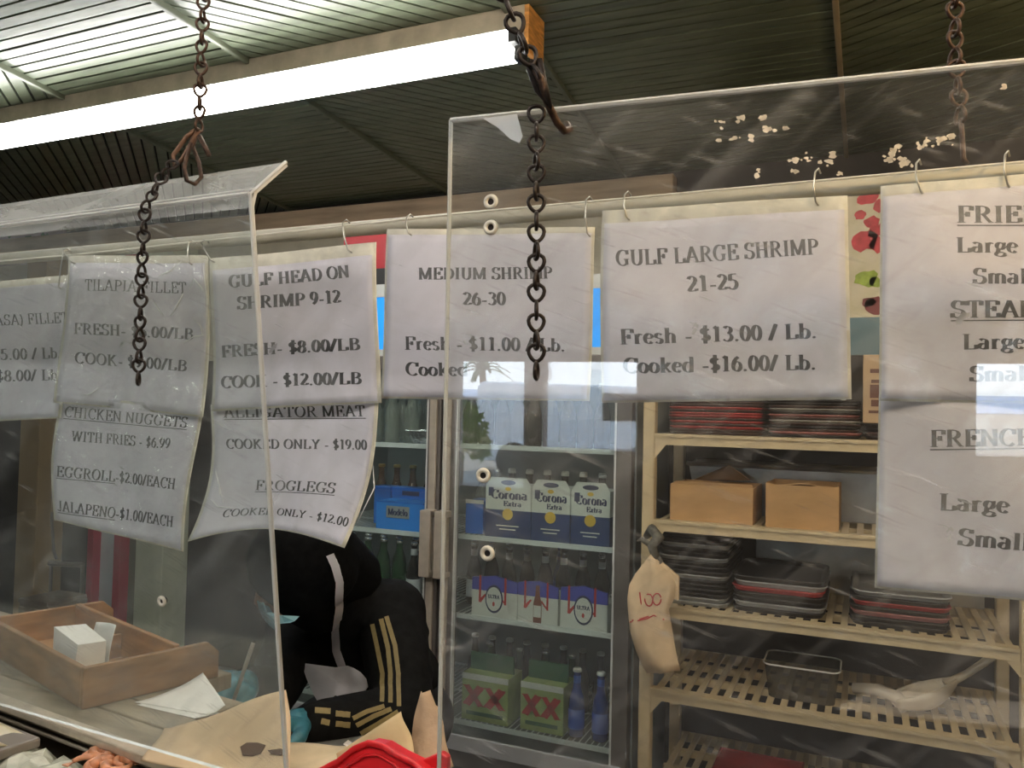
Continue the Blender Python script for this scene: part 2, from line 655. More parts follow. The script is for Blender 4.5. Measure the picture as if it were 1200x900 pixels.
black_plastic = mat('black_plastic', (.012, .012, .012), .4)
rust = mat('rusty_iron', (.07, .040, .026), .5, metal=.7, var=.6, scale=140, bump=.2)
black_iron = mat('dark_iron', (.030, .022, .018), .45, metal=.7, var=.5, scale=140)
ink = mat('ink', (.025, .025, .03), .7)


def clip(poly, p, n):
    """keep the part of a 2-D polygon with (q-p).n >= 0"""
    out = []
    m = len(poly)
    for i in range(m):
        a, b = poly[i], poly[(i + 1) % m]
        da = (a[0] - p[0]) * n[0] + (a[1] - p[1]) * n[1]
        db = (b[0] - p[0]) * n[0] + (b[1] - p[1]) * n[1]
        if da >= 0:
            out.append(a)
        if (da >= 0) != (db >= 0):
            t = da / (da - db)
            out.append((a[0] + (b[0] - a[0]) * t, a[1] + (b[1] - a[1]) * t))
    return out


def cl(px, py):
    q = PZ(px, py, CEIL)
    return (q.x, q.y)


def pxdir(a, b):
    a, b = cl(*a), cl(*b)
    d = Vector((b[0] - a[0], b[1] - a[1])).normalized()
    return (d.x, d.y)


LD, LA, LB, LC = [(cl(*a), pxdir(a, b)) for a, b in
                  (((0, 75), (60, 105)), ((185, 0), (525, 225)), ((630, 60), (735, 210)), ((979, 0), (985, 85)))]


def side(l, sgn):
    (p, d) = l
    n = (d[1] * sgn, -d[0] * sgn)      # right-hand side of the image for sgn=+1 is fixed below
    return p, n


ROOM = [(-5.6, -1.6), (3.6, -1.6), (3.6, 3.7), (-5.6, 3.7)]


def region(lines, d, name):
    poly = ROOM
    for l, ref in lines:
        p, n = side(l, 1)
        r = cl(*ref)
        if (r[0] - p[0]) * n[0] + (r[1] - p[1]) * n[1] < 0:
            n = (-n[0], -n[1])
        poly = clip(poly, p, n)
    nx, ny = -d[1], d[0]
    t = [q[0] * nx + q[1] * ny for q in poly]
    mb = MB()
    w, g = .048, .009
    k = math.floor(min(t) / w)
    while k * w < max(t):
        s = clip(poly, (nx * k * w, ny * k * w), (nx, ny))
        if len(s) > 2:
            e = k * w + w - g
            s = clip(s, (nx * e, ny * e), (-nx, -ny))
        if len(s) > 2:
            dz = random.uniform(0, .0025)
            mb.prism([(q[0], q[1], CEIL + dz) for q in s], (0, 0, .014))
        k += 1
    mb.build(name, green_paint, kind='structure')


region([(LD, (20, 170))], pxdir((110, 150), (130, 200)), 'ceiling_planks_left')
region([(LD, (100, 40)), (LA, (100, 40))], pxdir((140, 66.7), (247, 43)), 'ceiling_planks')
region([(LA, (450, 120)), (LB, (450, 120))], pxdir((239, 13), (300, 27)), 'ceiling_planks_middle')
region([(LB, (800, 60)), (LC, (800, 60))], pxdir((800, 40), (975, 13)), 'ceiling_planks_right')
region([(LC, (1100, 40))], pxdir((1000, 70), (1200, 0)), 'ceiling_planks_far_right')
MB().box((-5.6, -4.3, CEIL + .014), (3.6, 3.7, CEIL + .09)).build('ceiling', dark_gap, kind='structure')
MB().box((-5.6, -4.3, CEIL), (3.6, -1.62, CEIL + .014)).build('ceiling_front', green_paint, kind='structure')
for i, (l, a, b) in enumerate([(LD, -3, 3), (LA, -2, 2.2), (LB, -2, 2.2), (LC, -2, 2.5)]):
    p, d = Vector((*l[0], 0)), Vector((*l[1], 0))
    n = Vector((-d.y, d.x, 0)) * .008
    # run the batten from the front of the room to the back wall
    ts = sorted(((-1.6 - p.y) / d.y, (3.6 - p.y) / d.y))
    ts = [max(ts[0], -4), min(ts[1], 6)]
    q = [p + d * ts[0] - n, p + d * ts[1] - n, p + d * ts[1] + n, p + d * ts[0] + n]
    q = [Vector((max(-5.6, min(3.6, v.x)), v.y, CEIL - .016)) for v in q]
    MB().prism(q, (0, 0, .022)).build('trim_%d' % (i + 1), batten_paint if i < 3 else mat('batten_tan', (.30, .24, .15), .5, var=.2, scale=9), kind='structure', bevel=.003)

MB().box((-5.7, -4.4, -.1), (3.7, 3.7, 0)).build('floor', concrete, kind='structure')
MB().box((-5.7, 3.6, 0), (3.7, 3.75, CEIL)).build('wall_back', brown_wall, kind='structure')
MB().box((-5.75, -4.3, 0), (-5.6, 3.6, CEIL)).build('wall_left', brown_wall, kind='structure')
# front of the building behind the camera: piers, valance, half walls and openings shaped for the light
fr = MB()
for x0, x1, z0, z1 in ((-5.6, -1.91, 0, 1.69), (-.62, 1.45, 0, 1.69), (2.5, 3.6, 0, 1.69), (-1.40, -1.27, 0, 1.69), (-1.91, -1.40, 0, .80), (-1.27, -.62, 0, 1.08), (1.45, 2.5, 0, 1.12), (-5.6, 3.6, 1.69, CEIL)):
    fr.box((x0, -4.25, z0), (x1, -4.05, z1))
fr.build('wall_front', brown_wall, kind='structure')
MB().box((3.6, -4.3, 0), (3.75, 3.7, CEIL)).build('added_wall_right', brown_wall, kind='structure')  # wall added on the right to cut down the daylight
# beam under the ceiling that carries the lamp, and the header at the back wall
beam = MB().box((-4.6, 1.965, 2.5), (-.85, 2.07, CEIL + .002)).build('trim_5', beam_paint, kind='structure', bevel=.004)
MB().box((-.852, 1.962, 2.468), (-.838, 2.075, CEIL - .002)).build('trim_6', raw_wood, kind='structure', bevel=.002)
MB().box((-5.6, 3.52, 2.455), (-.79, 3.6, 2.57)).build('trim_7', mat('back_beam', (.52, .38, .25), .6, var=.3, scale=5, stretch=(.5, 1, 4)), kind='structure', bevel=.004)
MB().box((-5.6, 3.57, 1.75), (-.6, 3.6, 2.45)).build('trim_8', cream_wall, kind='structure')
# cream pipe the price sheets hang in front of
MB().tube([(-3.2, .955, 1.752), (1.3, .955, 1.757)], .0105, 14).build('trim_9', mat('pipe', (.40, .38, .31), .5, var=.12, scale=14), kind='structure', smooth=True)
# dark partition behind the shelving and the left end of the stall
MB().box((-.70, 3.12, 0), (2.6, 3.16, 2.02)).build('wall_partition', dark_board, kind='structure')
L0 = 3.3
for nm, x0, x1, col in (('trim_10', 15, 38, (.38, .27, .14)), ('trim_11', 99, 106, (.45, .03, .07)), ('trim_12', 106, 130, (.55, .60, .62)),
                        ('trim_13', 130, 138, (.45, .05, .08)), ('trim_14', 138, 156, (.17, .18, .13)), ('trim_15', 156, 188, (.60, .63, .48))):
    a, b = PY(x0 + 3, 640, L0), PY(x1 + 3, 640, L0)
    dd = {'trim_12': .05, 'trim_14': .06}.get(nm, .0)
    MB().box((a.x, L0 + dd, 0), (b.x, L0 + .18, 2.4)).build(nm, mat('paint_' + nm, col, .5, var=.18, scale=5, stretch=(1, 1, .4)), kind='structure', bevel=.004)

# ------------------------------------------------------------------ strip light
lt = thing('strip_light', (-2.05, 1.94, 2.42), 'long glowing white fluorescent strip light fixed along the front of the beige ceiling beam', 'light')
white_paint = mat('white_enamel', (.85, .85, .83), .4)
MB().prism([(-3.3, 1.964, 2.497), (-3.3, 1.964, 2.452), (-3.3, 1.94, 2.456), (-3.3, 1.94, 2.49), (-3.3, 1.905, 2.507), (-3.3, 1.905, 2.509)], (2.44, 0, 0)).build('housing', white_paint, lt)  # top lip added to keep the tubes' light off the beam
glow = mat('tube_glow', (1, 1, 1), .5, emit=(1, .99, .95), es=TUBE)
for z, e in ((2.487, 0), (2.436, .02)):
    MB().tube([(-3.25, 1.912, z), (-.87 + e, 1.912, z)], .019, 14).build('tube', glow, lt, smooth=True)
    MB().box((-.87 + e, 1.893, z - .02), (-.845 + e, 1.93, z + .02)).build('socket', black_plastic, lt, bevel=.004)

def added_strip(x0, x1, y, z, tm, label):
    t = thing('strip_light', ((x0 + x1) / 2, y, z), label, 'light')
    MB().box((x0, y - .05, z + .045), (x1, y + .05, CEIL - .001)).build('housing', white_paint, t, bevel=.004)
    for dy in (-.025, .025):
        MB().tube([(x0 + .05, y + dy, z + .022), (x1 - .05, y + dy, z + .022)], .019, 12).build('tube', tm, t, smooth=True)
        for x in (x0 + .03, x1 - .03):
            MB().box((x - .018, y + dy - .02, z), (x + .018, y + dy + .02, z + .045)).build('socket', black_plastic, t)


added_strip(-2.2, 1.2, -.12, 2.5, mat('fill_glow_front', (1, 1, 1), .5, emit=(1, .955, .91), es=FILL_FRONT), 'added unseen fluorescent strip light over the customer side, behind the viewer')  # added out of view to light sheets, counter and panels from the front
added_strip(-1.3, 1.5, 1.28, 2.5, mat('fill_glow_middle', (1, 1, 1), .5, emit=(1, .90, .76), es=FILL_MIDDLE), 'added unseen fluorescent strip light overhead between the price sheets and the fridge')  # added out of view for steeper light on shelves, fridge and counter

# ------------------------------------------------------------------ outside, seen only as a reflection in the clear panels
MB().box((-60, -90, -.3), (60, -4.4, -.12)).build('ground', mat('sand', (.34, .30, .24), .9, var=.2, scale=.8), kind='structure')
MB().box((-200, -240, -.35), (200, -60, -.08)).build('sea', mat('sea', (.10, .22, .42), .25, var=.2, scale=.2), kind='structure')
rail = thing('hand_rail', (-1.45, -5.2, -.12), 'dark metal hand rail with a sloping top bar outside the counter opening', 'railing')
MB().tube([(-1.6, -5.2, -.12), (-1.6, -5.2, 1.0)], .016, 10).build('post', black_iron, rail)
MB().tube([(-1.6, -5.2, 1.0), (-1.02, -5.2, .62)], .016, 10).build('top_bar', black_iron, rail)

# ================================================================== PRICE SHEETS
paper_m = mat('paper', (.76, .735, .80), .55, var=.05, scale=9)
lam_m = mat('laminate_edge', (.76, .72, .58), .5, var=.2, scale=40)
sleeve_m = clear_mat('plastic_sleeve', (.97, .97, .97), .10, .05, (.85, .85, .86), rough=.16, scratch=.10, scale=7, bend=.6, wide=16)
crinkle_m = clear_mat('crinkled_plastic', (.97, .97, .97), .10, .12, (.85, .85, .86), rough=.07, scratch=.10, scale=7, bend=3.0, wide=26)
glint_m = mat('plastic_glint', (.86, .86, .84), .12, spec=.9)  # white highlights on the creased plastic, drawn as thin pale tubes
wire_m = mat('wire', (.5, .48, .42), .3, metal=1)
YS = .925
st = MB().tube([(-3.2, .931, 1.7375), (-1.2, .931, 1.745), (-.5, .931, 1.757), (1.3, .931, 1.764)], .0014, 6)
tag(st.build('hanging_wire', mat('pale_cord', (.75, .72, .62), .5)), 'thin pale wire stretched across the stall above the row of price sheets', 'wire')


def sheet(name, label, corners, lines, hooks=(), wave=.006, top=.05, side=.02, bow=0., lift=0., phase=0., dY=0., curl=0., glints=()):
    """corners TL,TR,BR,BL in px on the plane of the sheets; a slightly wavy laminated page with lettering"""
    c = [PY(x, y, YS + dY) for x, y in corners]
    th = thing(name, ((c[0] + c[1]) / 2), label, 'sign', 'price sheets hung across the counter')

    def wav(u, v):
        return dY - wave * sin(3.3 * u + 2.1 * v + phase) * (.25 + .75 * v) - .4 * wave * sin(7 * u - 5 * v + 2 * phase) - curl * v ** 3 * (.4 + .6 * abs(2 * u - 1))

    def at(u, v, off=0.):
        a = c[0].lerp(c[1], u)
        b = c[3].lerp(c[2], u)
        p = a.lerp(b, v)
        p.z += bow * 4 * u * (1 - u) * v ** 3
        p.x += lift * sin(pi * v)
        p.y = YS + wav(u, v) + off
        return p
    pg = MB()
    pg.grid(lambda u, v: at(side + u * (1 - 2 * side), top + v * (1 - top - .012), .0), 28, 20, .0004)
    pg.build('paper', paper_m, th, smooth=True)
    ed = MB()
    ed.grid(lambda u, v: at(u, v, .0008), 28, 20, .0004)
    ed.build('laminate', lam_m, th, smooth=True)
    ed = MB()
    ed.grid(lambda u, v: at(u, v, -.0016), 28, 20, 0)
    ed.build('plastic_sleeve', crinkle_m if corners[0][0] < 240 else sleeve_m, th, smooth=True)

    # pixel -> sheet surface: invert the perspective by intersecting with the sheet's plane, then read the wave there
    def surf(px, py):
        q = PY(px, py, YS + dY)
        # bilinear inverse by a few fixed-point steps
        u = v = .5
        for _ in range(12):
            a, b = c[0].lerp(c[1], u), c[3].lerp(c[2], u)
            v = (a.z - q.z) / max(1e-6, a.z - b.z)
            l, r = c[0].lerp(c[3], v), c[1].lerp(c[2], v)
            u = (q.x - l.x) / (r.x - l.x)
        q.y = YS + wav(u, v) - .0008
        q.z += bow * 4 * u * (1 - u) * max(v, 0) ** 3
        q.x += lift * sin(pi * min(1, max(0, v)))
        return q
    for t in lines:
        lm = MB()
        txt, p0, p1, cap = t[:4]
        letters(lm, txt, p0, p1, cap, surf, thick=t[5] if len(t) > 5 else .17, under=t[4] if len(t) > 4 else None)
        lm.build('text_line', ink, th)
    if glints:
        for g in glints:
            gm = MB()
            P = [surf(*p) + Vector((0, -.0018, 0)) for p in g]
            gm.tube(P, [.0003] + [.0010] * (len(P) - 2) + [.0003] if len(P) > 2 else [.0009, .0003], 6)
            gm.build('plastic_glint', glint_m, th, smooth=True)
    for hx, hy, tx, ty in hooks:
        a = PY(hx, hy, .931)
        b = surf(tx, ty)
        hk = MB()
        hk.tube([a + Vector((.003, .006, .004)), a + Vector((.001, 0, .008)), a + Vector((-.002, -.005, .003)), (a + b) / 2 + Vector((-.003, -.004, 0)), b + Vector((0, -.004, -.003)), b + Vector((.003, .002, -.006))], .0011, 6)
        hk.build('hook', wire_m, th, smooth=True)
    return th


sheet('price_sheet', 'leftmost price sheet, cut off by the frame, listing a fillet at $5.00 / Lb.',
      [(-95, 338), (83, 322), (70, 490), (-100, 498)],
      [('(BASA) FILLET', (-22, 382), (81, 378), 12.5, 0, .11), ('Fresh - $5.00 / Lb.', (-68, 424), (70, 419.5), 13, 0, .14), ('Cooked-$8.00/ Lb.', (-68, 449), (70, 445), 13, 0, .14)],
      hooks=[(78, 299, 72, 335)], phase=1.0, dY=.004)
sheet('price_sheet', 'crinkled price sheet headed CHICKEN NUGGETS, hung under the TILAPIA FILLET sheet',
      [(71, 462), (236, 478), (219, 646), (58, 610)],
      [('CHICKEN NUGGETS', (76, 488.5), (219, 501.5), 12.5, 15, .12), ('WITH FRIES - $6.99', (85, 517), (202, 526), 12, 0, .13),
       ('EGGROLL-$2.00/EACH', (69, 558.5), (211, 573.5), 12.5, 7, .14), ('JALAPENO-$1.00/EACH', (65, 599), (208, 617.5), 12.5, 8, .14)], phase=2.2, top=.02, lift=-.006, dY=.008, wave=.007)
sheet('price_sheet', 'crinkled price sheet headed TILAPIA FILLET in shiny plastic behind the left chain',
      [(82, 300), (245, 299), (236, 489), (68, 472)],
      [('TILAPIA FILLET', (103, 341), (217, 343.5), 13, 0, .10), ('FRESH- $6.00/LB', (88, 391.5), (223, 397.5), 13, 0, .15), ('COOK- $9.00/LB', (89, 425.5), (216, 435), 13, 0, .15)],
      hooks=[(78, 297, 90, 306), (225, 288, 224, 306)], phase=.3, wave=.008,
      glints=[[(185, 324), (199, 318), (214, 306)], [(180, 351), (185, 361), (191, 370)], [(198, 371), (206, 358), (214, 343)], [(222, 337), (228, 327), (234, 334), (238, 340)], [(97, 463), (106, 462), (116, 454)], [(212, 402), (224, 394), (236, 392)], [(240, 310), (242, 350), (240, 400)], [(225, 374), (232, 381), (234, 392)]])
sheet('price_sheet', 'price sheet headed ALLIGATOR MEAT, curling at its lower edge, under the GULF HEAD ON sheet',
      [(247, 474), (445, 466), (421, 638), (236, 632)],
      [('ALLIGATOR MEAT', (262, 489.5), (428, 488), 13, 14, .13), ('COOKED ONLY - $19.00', (261, 526), (428, 527), 11.5, 0, .16),
       ('FROGLEGS', (297, 578), (395, 580), 13, 8, .13), ('COOKED ONLY - $12.00', (265, 611), (418, 616), 10, 0, .13)], phase=3.4, top=.02, bow=.02, dY=.008, curl=.03, lift=.006,
      glints=[[(249, 552), (254, 568), (263, 592)], [(248, 585), (258, 596), (275, 599)], [(252, 560), (257, 580), (262, 584)], [(436, 545), (440, 570), (428, 610)]])
sheet('price_sheet', 'price sheet headed GULF HEAD ON SHRIMP 9-12 beside the edge of the left panel',
      [(246, 303), (442, 284), (446, 472), (247, 482)],
      [('GULF HEAD ON', (269, 337.5), (412, 325.5), 14.5, 0, .19), ('SHRIMP 9-12', (279, 363), (401, 355), 15, 0, .19), ('FRESH- $8.00/LB', (257.5, 419), (424, 410), 14, 0, .18), ('COOK - $12.00/LB', (257.5, 455), (425.5, 450), 14, 0, .18)],
      hooks=[(240, 287, 250, 303), (405, 264, 412, 292)], phase=4.1, top=.08)
sheet('price_sheet', 'grey price sheet headed MEDIUM SHRIMP 26-30 behind the middle chain',
      [(455, 269), (697, 266), (690, 470), (447, 467)],
      [('MEDIUM SHRIMP', (493, 328.5), (647, 326), 14, 0, .17), ('26-30', (543.5, 358), (592, 357), 15, 0, .17), ('Fresh - $11.00 / Lb.', (474.5, 410), (661, 411.5), 15.5, 0, .16), ('Cooked', (474.5, 440), (548, 440.5), 15.5, 0, .16)],
      hooks=[(480, 258, 482, 272), (690, 238, 690, 272)], phase=.9, top=.035, side=.012)
sheet('price_sheet', 'large price sheet headed GULF LARGE SHRIMP 21-25 above the tray shelves',
      [(706, 247), (993, 228), (998, 468), (703, 472)],
      [('GULF LARGE SHRIMP', (723, 312.5), (960, 298), 18.5, 0, .16), ('21-25', (805, 342), (866, 338), 18.5, 0, .17), ('Fresh - $13.00 / Lb.', (727, 404), (958, 396), 18, 0, .17), ('Cooked -$16.00/ Lb.', (730, 437.5), (957, 433), 18, 0, .17)],
      hooks=[(735, 232, 735, 252), (958, 206, 956, 234)], phase=1.7, top=.07, side=.012)
sheet('price_sheet', 'price sheet headed FRENCH with Large and Small lines, lowest at the right edge',
      [(1030, 462), (1275, 462), (1268, 708), (1025, 690)],
      [('FRENCH FRIES', (1090, 524), (1318, 521), 20, 6, .17), ('Large', (1101, 598.5), (1183, 601), 20, 0, .17), ('Small', (1123, 639.5), (1206, 645), 20, 0, .17)][0:0] +
      [('FRENCH', (1090, 524), (1214, 522), 20, 6, .17), ('Large', (1101, 598.5), (1183, 601), 20, 0, .17), ('Small', (1123, 639.5), (1206, 645), 20, 0, .17)], phase=2.9, top=.02, side=.012, dY=.008)
sheet('price_sheet', 'price sheet with FRIED and STEAMED headings, uppermost at the right edge',
      [(1032, 219), (1290, 195), (1282, 474), (1030, 470)],
      [('FRIED', (1121, 262), (1222, 260), 20, 5, .17), ('Large', (1120, 297), (1194, 296), 18, 0, .17), ('Small', (1140, 333), (1214, 332), 18, 0, .17),
       ('STEAMED', (1114, 373), (1266, 371), 20, 7, .17), ('Large', (1128, 409.5), (1202, 408.5), 18, 0, .17), ('Small', (1137, 447), (1212, 446), 18, 0, .17)],
      hooks=[(1076, 196, 1078, 222), (1180, 186, 1180, 213)], phase=.5, top=.05, side=.012)

# ================================================================== CLEAR PANELS
HAZE, GLOSS = .021, .055
clear_m = clear_mat('acrylic', (.95, .96, .955), HAZE, GLOSS, (.80, .77, .72), rough=.012, scratch=.22, scale=2.2)
lip_m = clear_mat('acrylic_lip', (.93, .94, .93), .17, .09, (.80, .80, .77), rough=.06, scratch=.05, scale=3)
clear2_m = clear_mat('acrylic_hazy', (.94, .96, .95), .045, .05, (.76, .78, .74), rough=.015, scratch=.22, scale=3.2)
edge_m = mat('acrylic_edge', (.80, .80, .76), .25, trans=.3)
film_m = clear_mat('pale_film', (.97, .98, .98), .42, .05, (.9, .92, .92), rough=.25)
residue_m = mat('dried_residue', (.62, .55, .42), .9, var=.25, scale=120)
grommet_m = mat('grommet', (.66, .62, .52), .4)


def grommet(c, n, parent):
    n = Vector(n).normalized()
    x = n.cross(Vector((0, 0, 1))).normalized()
    y = x.cross(n)
    mb = MB()
    mb.tube([c + (x * cos(a) + y * sin(a)) * .0052 + n * .002 for a in [2 * pi * k / 16 for k in range(16)]], .0022, 8, closed=True)
    mb.build('grommet', grommet_m, parent, smooth=True)
    mb = MB()
    mb.tube([c - n * .004, c + n * .0015], .0042, 12)
    mb.build('bolt', black_iron, parent)


# right panel: upright sheet, its far end turned slightly away
pa = PY(527, 140, .68)
pb = PZ(1200, 70, pa.z)
tdir = (pb - pa)
tdir.z = 0
tdir.normalize()
pn = Vector((-tdir.y, tdir.x, 0))           # away from the camera
if pn.y < 0:
    pn = -pn
TILT = .017
pn3 = (pn + Vector((0, 0, TILT))).normalized()


def onpanel(px, py, off=0.):
    d = ray(px, py)
    k = (pa - CAMP).dot(pn3) / d.dot(pn3)
    return CAMP + d * k - pn3 * off


rp_ = thing('sneeze_guard', pa + tdir * .45 - Vector((0, 0, .85)), 'big upright scratched clear acrylic panel hanging in front of the fridge and shelves', 'screen', 'clear sneeze guards')
a, b = pa.copy(), pa + tdir * .95
dn = Vector((0, 0, -.80)) + pn * (.80 * TILT)
quad = [a, b, b + dn, a + dn]
MB().prism(quad, pn * .0055, 0, 1).build('sheet', [clear_m, edge_m], rp_)
MB().tube([pa + pn * .003, pb + (pb - pa).normalized() * .47 + pn * .003], .0028, 8).build('polished_edge', edge_m, rp_)
MB().tube([pa + pn * .003, pa + dn + pn * .003], .0022, 8).build('polished_edge', edge_m, rp_)
grs = [(576, 237), (576, 267), (567, 557), (572, 648)]
for g in grs:
    grommet(onpanel(*g), -pn, rp_)
# whitish see-through patch by the upper corner, dried glue in patches
MB().prism([onpanel(*q, .0006) for q in ((566, 139), (606, 134), (613, 160), (609, 168), (598, 163), (584, 150))], -pn * .0003).build('pale_patch', film_m, rp_)
rr = random.Random(3)
for pts, n in (([(845, 146, 12), (868, 140, 8), (862, 162, 7), (882, 163, 5), (842, 166, 4)], 18), ([(896, 138, 7), (904, 152, 9), (920, 150, 3)], 12),
               ([(930, 188, 7), (945, 184, 9), (968, 190, 10), (975, 182, 5)], 24), ([(888, 202, 8), (930, 200, 5), (985, 203, 7)], 10),
               ([(1050, 178, 14), (1060, 190, 11), (1042, 186, 8)], 34), ([(1085, 168, 12), (1105, 166, 11), (1115, 161, 4)], 26), ([(1175, 103, 5)], 5)):
    mb = MB()
    for k in range(n):
        cx, cy, r = pts[k % len(pts)]
        x, y = cx + rr.gauss(0, r * .42), cy + rr.gauss(0, r * .30)
        s = rr.uniform(1.2, 4.2)
        m_ = rr.randint(5, 7)
        mb.prism([onpanel(x + cos(2 * pi * q / m_) * s * rr.uniform(.5, 1.5), y + sin(2 * pi * q / m_) * s * rr.uniform(.4, 1.1), .0005) for q in range(m_)], -pn * .0004)
    mb.build('glue_residue', residue_m, rp_, kind='stuff')

# left panel: leaning sheet with its top edge bent back
Yt = .72
q1 = PY(293, 227, Yt)
ldir = PZ(0, 265, q1.z) - q1
ldir.z = 0
ldir.normalize()


def endpt(px, py):
    d = ray(px, py)
    return CAMP + d * ((q1 - CAMP).dot(ldir) / d.dot(ldir))


q2, q3 = endpt(335, 900), endpt(335, 190)
q2 = q1 + (q2 - q1) * 1.04
lp_ = thing('sneeze_guard', q2 + ldir * .4, 'leaning clear acrylic panel with a bent-back top lip, hanging over the wooden box', 'screen', 'clear sneeze guards')
prof = [q2, q1 + (q2 - q1) * .02, q1 + (q3 - q1) * .12, q3]
th_ = .0055
pv = []
for i, p in enumerate(prof):
    d = (prof[min(i + 1, 3)] - prof[max(i - 1, 0)])
    n_ = d.cross(ldir).normalized()
    pv.append(n_ if n_.y > 0 or i == 3 and n_.z < 0 else -n_)
mb = MB()
for i in range(3):
    a, b = prof[i], prof[i + 1]
    na, nb = pv[i] * th_, pv[i + 1] * th_
    ln = ldir * 1.1
    P8 = [a, b, b + ln, a + ln, a + na, b + nb, b + nb + ln, a + na + ln]
    o_ = len(mb.v)
    mb.v += P8
    mb.f += [tuple(o_ + k for k in f) for f in ((0, 1, 2, 3), (7, 6, 5, 4), (0, 4, 5, 1), (3, 2, 6, 7))]
    mb.mi += [(0, 2, 2)[i], (0, 2, 2)[i], 1, 1]
    if i == 2:
        mb.f.append(tuple(o_ + k for k in (1, 5, 6, 2)))
        mb.mi.append(1)
    if i == 0:
        mb.f.append(tuple(o_ + k for k in (0, 3, 7, 4)))
        mb.mi.append(1)
mb.build('sheet', [clear2_m, edge_m, lip_m], lp_)
lnorm = (q2 - q1).cross(ldir).normalized()
if lnorm.y > 0:
    lnorm = -lnorm


def onleft(px, py):
    d = ray(px, py)
    return CAMP + d * ((q1 - CAMP).dot(lnorm) / d.dot(lnorm))


# bright fold where the lip is bent back
MB().tube([q1 + lnorm * .001, q1 + ldir * 1.1 + lnorm * .001], .0026, 6).build('fold', edge_m, lp_)
MB().tube([q1 + (q3 - q1) * .14, q1 + (q3 - q1) * .14 + ldir * 1.1], .0018, 6).build('fold', edge_m, lp_)
MB().tube([q2, q1, q3], .0024, 8).build('polished_edge', edge_m, lp_)
grommet(onleft(191, 704), lnorm, lp_)

# ================================================================== CHAINS
def link_mesh():
    """one jack-chain link: two teardrop loops of wire set at right angles"""
    mb = MB()
    for s, ax in ((1, 0), (-1, 1)):
        pts = []
        for k in range(14):
            t = 2 * pi * k / 14
            r = .0076 * (1 - .25 * cos(t))
            u = r * sin(t)
            v = s * (.0086 - .0082 * cos(t))
            pts.append((u, 0, v) if ax == 0 else (0, u, v))
        mb.tube(pts,  .0020, 7, closed=True)
    return mb


def chain(name, label, pts, m, pitch=.0290):
    P = [Vector(p) for p in pts]
    L = sum((P[i + 1] - P[i]).length for i in range(len(P) - 1))
    root = thing(name, P[0], label, 'chain', 'hanging chains')
    n = max(1, round(L / pitch))
    proto = None
    for k in range(n):
        s = (k + .5) / n * L
        i = 0
        while i < len(P) - 2 and s > (P[i + 1] - P[i]).length:
            s -= (P[i + 1] - P[i]).length
            i += 1
        t = (P[i + 1] - P[i]).normalized()
        p = P[i] + t * s
        R = Vector((0, 0, 1)).rotation_difference(-t).to_matrix() @ Matrix.Rotation(.25 * sin(k * 2.1) + YAW, 3, 'Z')
        if proto is None:
            lk = link_mesh()
            sc = L / n / .029
            lk.v = [v * sc for v in lk.v]
            WORG[root.name] = Vector((0, 0, 0))
            proto = lk.build('link', m, root, smooth=True)
            o = proto
        else:
            o = proto.copy()
            COL.objects.link(o)
            o.parent = root
        o.location = p - P[0]
        o.rotation_euler = R.to_euler()
    WORG[root.name] = P[0]
    return root


def rod(name, pts, r, m, parent=None):
    return MB().tube(pts, r, 8).build(name, m, parent, smooth=True)


YC = Yt + .035
c0 = PY(235, 140, YC)
c1 = chain('chain', 'rusty chain from the ceiling at the left, holding the bent lip of the left panel', [(c0.x, YC, 2.6), PY(236, 60, YC), PY(233, 152, YC)], rust, .0285)
b = PY(226, 214, YC - .005)
rod('s_hook', [PY(226, 160, YC), PY(222, 172, YC - .01), PY(216, 196, YC - .012), PY(219, 212, YC - .016), PY(228, 216, YC - .012), PY(236, 208, YC), PY(233, 190, YC), PY(226, 172, YC + .01), PY(232, 150, YC + .004)], .0028, rust, c1)
rod('clasp', [PY(232, 150, YC), PY(219, 160, YC - .006), PY(203, 182, YC - .012), PY(205, 196, YC - .014), PY(214, 186, YC - .012), PY(233, 152, YC)], .0030, mat('brown_rust', (.13, .065, .035), .6, metal=.4, var=.5, scale=120), c1)
rod('snap_end', [PY(234, 160, YC), PY(240, 172, YC - .006), PY(245, 182, YC - .006)], .0032, rust, c1)
t0 = .70
chain('chain', 'dark loose chain end dangling over the TILAPIA FILLET sheet', [PY(204, 190, YC - .02), PY(186, 214, .715), PY(170, 244, t0), PY(166, 320, t0), PY(162, 449, t0)], black_iron, .0262)
m0 = onpanel(633, 132, .012)
m1 = onpanel(633, 442, .012)
chain('chain', 'dark loose chain end hanging straight down in front of the MEDIUM SHRIMP sheet', [m0, m1], black_iron, .0262)
hk = onpanel(659, 150, .002)
up = onpanel(642, 110, .03)
dv = (onpanel(604, 6, .05) - up).normalized()
c2 = chain('chain', 'thick dark chain sloping from the ceiling past the end of the strip light', [up + dv * ((2.6 - up.z) / dv.z), up], black_iron, .030)
rod('s_hook', [up + Vector((-.004, 0, .012)), up + Vector((.004, -.004, 0)), onpanel(648, 128, .02), onpanel(658, 150, .014), onpanel(663, 156, .006), onpanel(666, 150, -.004), onpanel(661, 142, -.008)], .0036, rust, c2)
rod('clasp', [up + Vector((-.006, 0, .02)), onpanel(632, 96, .03), onpanel(640, 118, .026), onpanel(652, 134, .02), onpanel(648, 112, .03), up + Vector((0, 0, .02))], .0034, black_iron, c2)
YB = .952
c3 = chain('chain', 'rusty chain at the right, dropping behind the clear panel to the cream pipe', [(PY(1119, 0, YB).x, YB, 2.6), PY(1119, 60, YB), PY(1126, 142, YB)], rust, .032)
rod('s_hook', [PY(1126, 140, YB), PY(1127, 152, YB - .004), PY(1129, 186, YB - .014), PY(1134, 192, YB - .014)], .0025, rust, c3)

